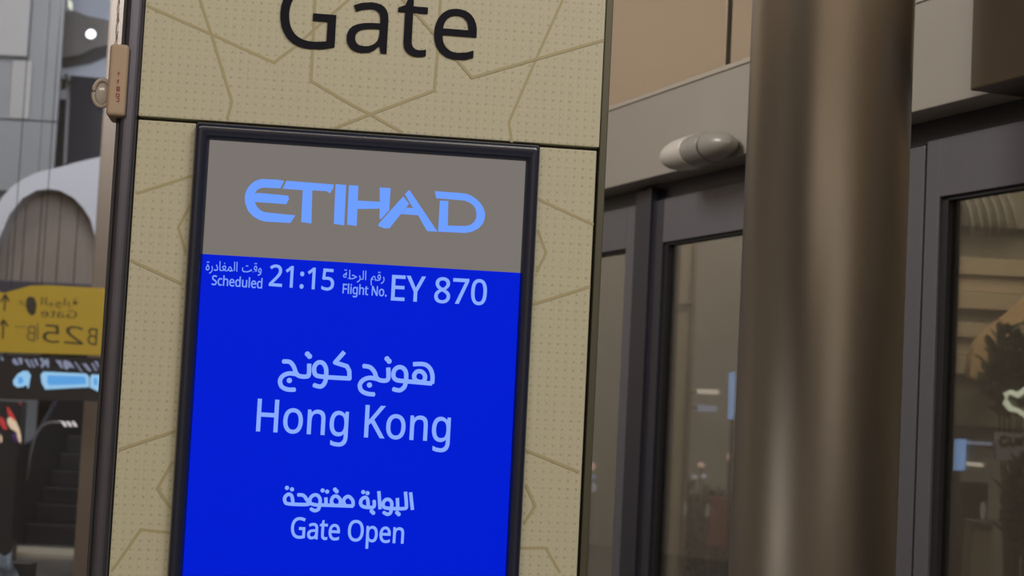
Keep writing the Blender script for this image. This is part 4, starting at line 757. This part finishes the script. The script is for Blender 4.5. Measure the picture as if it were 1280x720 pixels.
for o_, i_ in (([(540, 340), (1060, 365), (1095, 400), (1100, 530), (560, 560), (515, 480), (505, 375)], [(590, 385), (1040, 400), (1060, 420), (1065, 495), (610, 510), (585, 470)]),
               ([(1130, 375), (1225, 380), (1258, 400), (1258, 575), (1200, 580), (1110, 535), (1110, 420)], [(1155, 420), (1200, 425), (1205, 510), (1160, 505)]),
               ([(165, 450), (220, 370), (290, 330), (345, 335), (380, 385), (350, 550), (325, 500), (285, 525), (215, 535), (170, 500)], [(225, 410), (270, 400), (295, 450), (280, 490), (230, 490)])):
    fill('lit_panel', [[c0(*p) for p in o_]], M['cyanlight'], db, Yd - 0.008, 0.007)
    fill('lit_panel', [[c0(*p) for p in i_]], M['cyan'], db, Yd - 0.010, 0.001)
for xx in (5, 118):
    q = at(xx, 444, Yd); q2 = at(xx, 439, Yd)
    link('hanger', tube_mesh('hanger', [(q[0], Yd + 0.04, q[1]), (q[0], Yd + 0.04, q2[1])], 0.01), M['framedark'], db)

# lit poster far left (16 m)
Y = 16.0
lpz = empty('lit_poster', (0, 0, 0), 0, 'dark poster with red and cream shapes glowing at the lower far left', 'poster')
a = at(-40, 640, Y); b = at(27, 502, Y)
box('cabinet', a[0], b[0], Y, Y + 0.2, 0.0, b[1], M['board'], lpz, bev=0.01)
def cp(x, y): return at(x / 4.5, 440 + y / 4.5, Y)
for pts_, mm in (([(38, 305), (50, 315), (75, 350), (92, 388), (75, 385), (45, 355)], 'postered'), ([(0, 360), (22, 378), (42, 435), (25, 438), (0, 405)], 'postered'),
                 ([(108, 278), (118, 285), (112, 305)], 'postered'), ([(42, 372), (62, 366), (90, 390), (108, 430), (118, 470), (118, 515), (105, 500), (92, 450), (60, 430), (42, 400)], 'postercream'),
                 ([(68, 462), (92, 455), (100, 500), (82, 505)], 'posterpurple'), ([(0, 460), (12, 480), (10, 510), (0, 505)], 'postercream')):
    fill('poster_shape', [[cp(*p) for p in pts_]], M[mm], lpz, Y - 0.002, 0.001)

# escalator (18 m)
Y = 18.0
es = empty('escalator', (0, 0, 0), 0, 'dark escalator rising behind the glass below the hanging signs', 'escalator')
xl_, xr_ = at(36, 600, Y)[0], at(112, 600, Y)[0] + 0.35
zs = [0.0] + [at(65, y, Y)[1] for y in (655, 632, 612, 592, 570, 548)]
for i in range(6):
    z0, z1 = zs[i], zs[i + 1]
    if z1 <= z0: continue
    box('step', xl_, xr_, Y + i * 0.3, Y + 2.4, z0, z1 - 0.012, M['step'], es)
    box('step_edge', xl_, xr_, Y + i * 0.3 - 0.012, Y + i * 0.3 + 0.05, z1 - 0.035, z1, M['stepedge'], es)
side = [(xl_ - 0.06, Y - 0.5), (xl_ - 0.06, Y + 2.2)]
def balustrade(x):
    bm = bmesh.new()
    pr = [(Y - 0.6, 0), (Y - 0.6, 0.75), (Y - 0.4, 0.98), (Y + 0.2, 1.05), (Y + 2.4, 2.2), (Y + 2.4, 0)]
    f0 = [bm.verts.new((x, a, b)) for a, b in pr]; f1 = [bm.verts.new((x + 0.04, a, b)) for a, b in pr]
    bm.faces.new(f0); bm.faces.new(f1)
    for i in range(len(pr)): bm.faces.new((f0[i], f0[(i + 1) % len(pr)], f1[(i + 1) % len(pr)], f1[i]))
    return link('balustrade', mesh_of(bm, 'balustrade'), M['navy'], es)
balustrade(xl_ - 0.05); balustrade(xr_ + 0.01)
hr = [at(34, 600, Y - 0.3), at(38, 570, Y - 0.3), at(44, 545, Y - 0.3), at(52, 533, Y - 0.3), at(62, 528, Y - 0.3), at(76, 528, Y - 0.3), at(96, 532, Y - 0.3)]
link('handrail', tube_mesh('handrail', [(q[0], Y - 0.3, q[1]) for q in hr], 0.014), M['rail'], es)
for x0 in (76, 82.5, 89):
    slab('hatch_mark', [(x0, 526.5), (x0 + 3.5, 526.8), (x0 + 8, 533.5), (x0 + 4.5, 533.2)], Y - 0.34, M['glowpaint'], es, 0.01)
box('sill', xl_ - 0.2, xr_ + 0.4, Y - 1.3, Y - 0.62, 0.0, 0.03, M['khaki'], es)
bgp = empty('blue_bundle', (0, 0, 0), 0, 'crumpled pale blue sheet at the lower left corner behind the glass', 'sheet')
bm = bmesh.new(); Yk = 9.0; G = 9
gv = [[None] * (G + 1) for _ in range(G + 1)]
for i in range(G + 1):
    for j in range(G + 1):
        u_ = i / G; v_ = j / G
        q = at(-12 + 46 * u_ * (0.55 + 0.45 * v_), 690 + 62 * v_ - 5 * math.sin(u_ * 7), Yk)
        gv[i][j] = bm.verts.new((q[0], Yk + 0.03 * math.sin(9 * u_ + 5 * v_) + 0.02 * math.cos(13 * v_), q[1]))
for i in range(G):
    for j in range(G): bm.faces.new((gv[i][j], gv[i + 1][j], gv[i + 1][j + 1], gv[i][j + 1]))
link('cloth', mesh_of(bm, 'cloth', True), mat('pale_blue_cloth', (0.16, 0.2, 0.25), 0.7, noise=0.5, nscale=25), bgp)
q = at(0, 752, Yk)
box('stand', q[0] - 0.1, q[0] + 0.12, Yk + 0.06, Yk + 0.2, 0, at(0, 705, Yk)[1], M['board'], bgp)

# ------------------------------------------------------------------ corridor behind the doors; door reflections built as solid things in it
cr = box('wall_corridor', 0.2, 9, 15.0, 15.1, 0, 8, M['corridor'], kind='structure')
# right glass: reflected gold ceiling built as a slatted wall at 10.5 m
Y = 10.5
sw = empty('reflected_slats', (0, 0, 0), 0, 'tan wall of wide horizontal boards imitating a reflection in the right glass door', 'wall panel')
a = at(1120, 300, Y)[0]; b = at(1330, 300, Y)[0]
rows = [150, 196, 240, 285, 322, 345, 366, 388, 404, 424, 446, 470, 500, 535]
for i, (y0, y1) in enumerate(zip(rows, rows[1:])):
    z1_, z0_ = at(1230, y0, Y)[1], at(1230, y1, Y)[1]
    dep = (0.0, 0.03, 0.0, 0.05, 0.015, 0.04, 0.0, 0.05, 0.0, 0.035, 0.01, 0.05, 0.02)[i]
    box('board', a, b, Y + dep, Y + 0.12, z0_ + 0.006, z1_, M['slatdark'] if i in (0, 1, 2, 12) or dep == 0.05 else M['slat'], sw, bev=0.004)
box('backing', a, b, Y + 0.12, Y + 0.16, 0.0, at(1230, 150, Y)[1], M['corridor'], sw)
rbs = empty('reflected_ribs', (0, 0, 0), 0, 'fan of thin pale curved ribs imitating reflections at the top of the right glass door', 'ribs')  # ribs stand in for arcs reflected in the door glass
for i in range(6):
    x0 = 1198 + i * 11
    pts_ = [(x0, 236 - i * 1.5), (x0 + 8, 246), (x0 + 15, 260), (x0 + 20, 277), (x0 + 22, 296 - i * 2)]
    q = [at(x_, y_, Y - 0.12) for x_, y_ in pts_]
    link('rib', tube_mesh('rib', [(u_, Y - 0.12 + 0.02 * j, v_) for j, (u_, v_) in enumerate(q)], [0.006, 0.012, 0.014, 0.012, 0.006]), M['rib'], rbs)
q = A([(1195, 236), (1262, 226)], Y - 0.12)
link('bar', tube_mesh('bar', [(u_, Y - 0.12, v_) for u_, v_ in q] , 0.01), M['rib'], rbs)
fn = empty('gold_reflection', (0, 0, 0), 0, 'bright gold curved fin imitating a diagonal reflection in the right glass door', 'fin')  # blade shaped after a gold band reflected in the door glass
top_e = [(1300, 352), (1284, 372), (1262, 392), (1240, 408), (1222, 426), (1214, 446), (1212, 470)]
bot_e = [(1228, 476), (1232, 452), (1243, 436), (1262, 418), (1282, 398), (1310, 372)]
fo = slab('blade', top_e + bot_e, Y - 0.3, M['fin'], fn, 0.12)
q0 = at(1250, 420, Y - 0.18)
box('bracket', q0[0] - 0.02, q0[0] + 0.02, Y - 0.18, Y, q0[1] - 0.03, q0[1] + 0.01, M['stem'], fn)
Yp = 9.9
q = at(1262, 470, Yp)
plant('leafy_tree', (q[0], Yp, q[1]), (0.15, 0.2, 0.26), 420, M['leaf'], 'dark leafy tree beside the glowing tube behind the right door', pot=(0.2, 0.35), leaflen=0.13, width=0.028, stem_base=(q[0] + 0.05, Yp, 0.33))
q = at(1274, 640, 8.9)
plant('green_shrub', (q[0], 8.9, q[1]), (0.07, 0.15, 0.26), 260, M['leafblue'], 'dark blue-green shrub at the lower right edge', pot=(0.16, 0.3), leaflen=0.16, width=0.02, stem_base=(q[0] + 0.02, 8.9, 0.28))
tl = empty('glowing_tube', (0, 0, 0), 0, 'curled greenish white glowing tube at the right edge of the photo', 'lamp')
q = [at(*p_, 9.2) for p_ in [(1290, 478), (1281, 487), (1272, 494), (1263, 490), (1257, 493), (1257, 503), (1263, 511), (1272, 513), (1281, 519), (1292, 524)]]
link('tube', tube_mesh('tube', [(u_, 9.2, v_) for u_, v_ in q], [0.008, 0.014, 0.017, 0.014, 0.016, 0.018, 0.016, 0.012, 0.014, 0.01], 10), M['tube'], tl)
q2 = at(1300, 498, 9.2)
link('bracket', tube_mesh('bracket', [(q[-1][0], 9.2, q[-1][1]), (q2[0], 9.2, q2[1]), (q[0][0], 9.2, q[0][1]), (q[0][0] + 0.05, 9.2, 7.99)], 0.008), M['rail'], tl)

bs = empty('pale_blue_screen', (0, 0, 0), 0, 'small upright pale blue glowing screen low in the right glass door', 'screen')
Yq = 9.8
slab('panel', [(1187, 549), (1208, 549), (1206, 588), (1185, 588)], Yq, M['screenlight'], bs, 0.03)
a = at(1196, 588, Yq)
box('stand', a[0] - 0.02, a[0] + 0.02, Yq + 0.01, Yq + 0.05, 0, a[1] + 0.05, M['board'], bs)
ob = empty('orange_box', (0, 0, 0), 0, 'small orange box left of the pale blue screen', 'box')
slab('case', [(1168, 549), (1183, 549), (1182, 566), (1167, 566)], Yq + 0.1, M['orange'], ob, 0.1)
a = at(1175, 566, Yq + 0.1); box('stand', a[0] - 0.03, a[0] + 0.03, Yq + 0.12, Yq + 0.18, 0, a[1], M['board'], ob)
for (x0, x1, y0, y1, mm, lab) in ((1206, 1240, 551, 555, 'striplight2', 'thin dim strip light beside the pale blue screen'), (1209, 1229, 577, 582, 'striplight', 'short warm strip light right of the pale blue screen'),):
    s_ = empty('strip_light', (0, 0, 0), 0, lab, 'lamp')
    slab('tube', [(x0, y0), (x1, y0 + 2), (x1, y1 + 2), (x0, y1)], Yq + 0.3, M[mm], s_, 0.03)
    a = at((x0 + x1) / 2, (y0 + y1) / 2, Yq + 0.34)
    box('bracket', a[0] - 0.01, a[0] + 0.01, Yq + 0.33, 10.62, a[1] - 0.006, a[1] + 0.006, M['board'], s_)
gs = empty('grey_plaque', (0, 0, 0), 0, 'pale grey plaque with dark letters at the right edge', 'sign')
slab('face', [(1246, 540), (1300, 543), (1300, 578), (1245, 575)], 9.4, M['plaque'], gs, 0.04)
def cg(x, y): return at(1220 + x / 4, 440 + y / 4, 9.4)
strokes('letters', [[cg(*p_) for p_ in smooth_line(l_)] for l_ in ([(152, 432), (135, 425), (122, 440), (125, 462), (145, 468), (156, 455)], [(168, 428), (172, 462), (188, 466), (200, 450), (200, 430)], [(212, 430), (214, 468)], [(226, 468), (228, 432), (244, 440)])], 0.018, M['ink'], gs, 9.398)
a = at(1270, 575, 9.4); box('post', a[0] - 0.02, a[0] + 0.02, 9.42, 9.46, 0, a[1] + 0.02, M['board'], gs)
kh = empty('khaki_bin', (0, 0, 0), 0, 'khaki box-shaped bin low behind the right glass door', 'bin')
a = at(1214, 700, 9.4); b = at(1241, 656, 9.4)
box('case', a[0], b[0], 9.4, 9.6, 0, b[1], M['khaki'], kh, bev=0.01); box('lid', a[0] - 0.005, b[0] + 0.005, 9.39, 9.61, b[1], b[1] + 0.015, M['pot'], kh)
dc = empty('dark_cabinet', (0, 0, 0), 0, 'dark cabinet left of the khaki bin behind the right glass door', 'cabinet')
a = at(1166, 700, 10.2); b = at(1236, 604, 10.2)
box('body', a[0], b[0], 10.2, 10.45, 0, b[1], M['walldark'], dc, bev=0.01); m_ = (a[0] + b[0]) / 2
box('door', a[0] + 0.01, m_ - 0.003, 10.185, 10.2, 0.05, b[1] - 0.02, M['board'], dc, bev=0.003); box('door', m_ + 0.003, b[0] - 0.01, 10.185, 10.2, 0.05, b[1] - 0.02, M['board'], dc, bev=0.003)
def globe(x, y, rx, ry, Yg, m, label, cat='lamp', name='small_globe_lamp', group=None, stem=True):
    g = empty(name, (0, 0, 0), 0, label, cat, group); a = at(x, y, Yg); s_ = Yg / F
    ball('globe', (a[0], Yg, a[1]), (rx * s_, rx * s_, ry * s_), M[m], g)
    if stem: link('stem', tube_mesh('stem', [(a[0], Yg, 0), (a[0], Yg, a[1] - ry * s_ * 0.8)], 0.004, 6), M['board'], g)
    return g
globe(1188, 640, 3.5, 11, 10.0, 'dimglow', 'dim oval lamp on a stem below the pale blue screen')
globe(1228.5, 638, 3.5, 11, 9.8, 'dimglow', 'dim oval lamp on a stem just above the khaki bin')

# left glass: inner frame, plants, lights
Y = 11.0
ifr = empty('window_3', (0, 0, 0), 0, kind='structure')
xm = at(867, 380, Y)[0]; xl2 = at(826, 380, Y)[0]; xr2 = at(1010, 380, Y)[0]
box('mullion', xm - 0.012, xm + 0.012, Y, Y + 0.08, 0, 3.6, M['wood'], ifr)
box('crossbar', xl2, xm, Y, Y + 0.06, at(850, 383, Y)[1], at(850, 379, Y)[1], M['framedark'], ifr)
box('frame_post', xl2 - 0.05, xl2 + 0.015, Y, Y + 0.08, 0, 3.6, M['framedark'], ifr)
box('pale_panel', xl2 + 0.015, xm - 0.012, Y + 0.03, Y + 0.05, 0, 3.6, M['khaki'], ifr)
vs = empty('vertical_blue_light', (0, 0, 0), 0, 'narrow upright bright blue light just left of the steel column', 'lamp')
slab('tube', [(912, 465), (918.5, 465), (916.5, 524), (910.5, 524)], 8.6, M['screenlight'], vs, 0.03)
a = at(915, 524, 8.6); box('stand', a[0] - 0.006, a[0] + 0.012, 8.605, 8.63, 0, a[1] + 0.02, M['board'], vs)
for (x0, x1, y0, y1, mm, lab) in ((872, 898, 486, 492, 'striplight', 'short warm white strip light left of the steel column, upper of two'), (872, 896, 506, 514, 'striplight2', 'short dim bluish strip light left of the steel column, lower of two')):
    s_ = empty('strip_light', (0, 0, 0), 0, lab, 'lamp')
    slab('tube', [(x0, y0), (x1, y0 + 1), (x1, y1 + 1), (x0, y1)], 12.0, M[mm], s_, 0.04)
    a = at((x0 + x1) / 2, (y0 + y1) / 2, 12.0)
    box('bracket', a[0] - 0.008, a[0] + 0.008, 12.04, 15.0, a[1] - 0.008, a[1] + 0.008, M['corridor'], s_)
q = at(886, 680, 12.3)
plant('bushy_plant', (q[0], 12.3, q[1]), (0.22, 0.2, 0.34), 1100, M['leaf'], 'bushy dark potted plant behind the left glass door', pot=(0.2, 0.3), leaflen=0.15, width=0.03, stem_base=(q[0], 12.3, 0.28))
q = at(855, 660, 11.4)
plant('slender_plant', (q[0], 11.4, q[1]), (0.05, 0.08, 0.34), 340, M['leafblue'], 'slender dark plant beside the brown mullion', pot=(0.12, 0.25), leaflen=0.14, width=0.014, stem_base=(q[0], 11.4, 0.23))
rbx = empty('maroon_box', (0, 0, 0), 0, 'maroon box standing among plants behind the left glass door', 'box')
a = at(883, 684, 11.2); b = at(911, 622, 11.2)
box('case', a[0], b[0], 11.2, 11.3, a[1], b[1], M['maroon'], rbx, bev=0.01); box('leg', a[0] + 0.02, a[0] + 0.04, 11.22, 11.26, 0, a[1], M['board'], rbx); box('leg', b[0] - 0.04, b[0] - 0.02, 11.22, 11.26, 0, a[1], M['board'], rbx)
globe(876, 581, 4.5, 3.5, 11.1, 'pinkglow', 'small pink glowing lamp above the plants behind the left door')
globe(868, 596, 3.5, 3, 11.05, 'whiteglow', 'small grey-white lamp below and left of the pink lamp')
globe(879.5, 595, 3.5, 3, 11.15, 'whiteglow', 'small grey-white lamp directly below the pink lamp')
globe(829, 637, 2.2, 8, 10.9, 'dimglow', 'dim upright lamp at the left edge of the left door glass')
globe(856, 637, 2.2, 9, 10.8, 'dimglow', 'dim upright lamp beside the slender plant')
globe(884, 638, 2.6, 9, 10.7, 'dimglow', 'dim upright lamp in front of the bushy plant')
globe(910.5, 571, 2.2, 5, 11.3, 'pinkglow', 'small pinkish lamp close to the steel column')
globe(739.5, 583, 4.5, 5.5, 12.5, 'pinkglow', 'pink globe, highest of three lamps beside the totem')
globe(740, 596, 4.5, 3.5, 12.55, 'blueglow', 'bluish globe, middle of three lamps beside the totem')
globe(739, 609, 5.5, 7, 12.6, 'whiteglow', 'whitish globe, lowest of three lamps beside the totem')
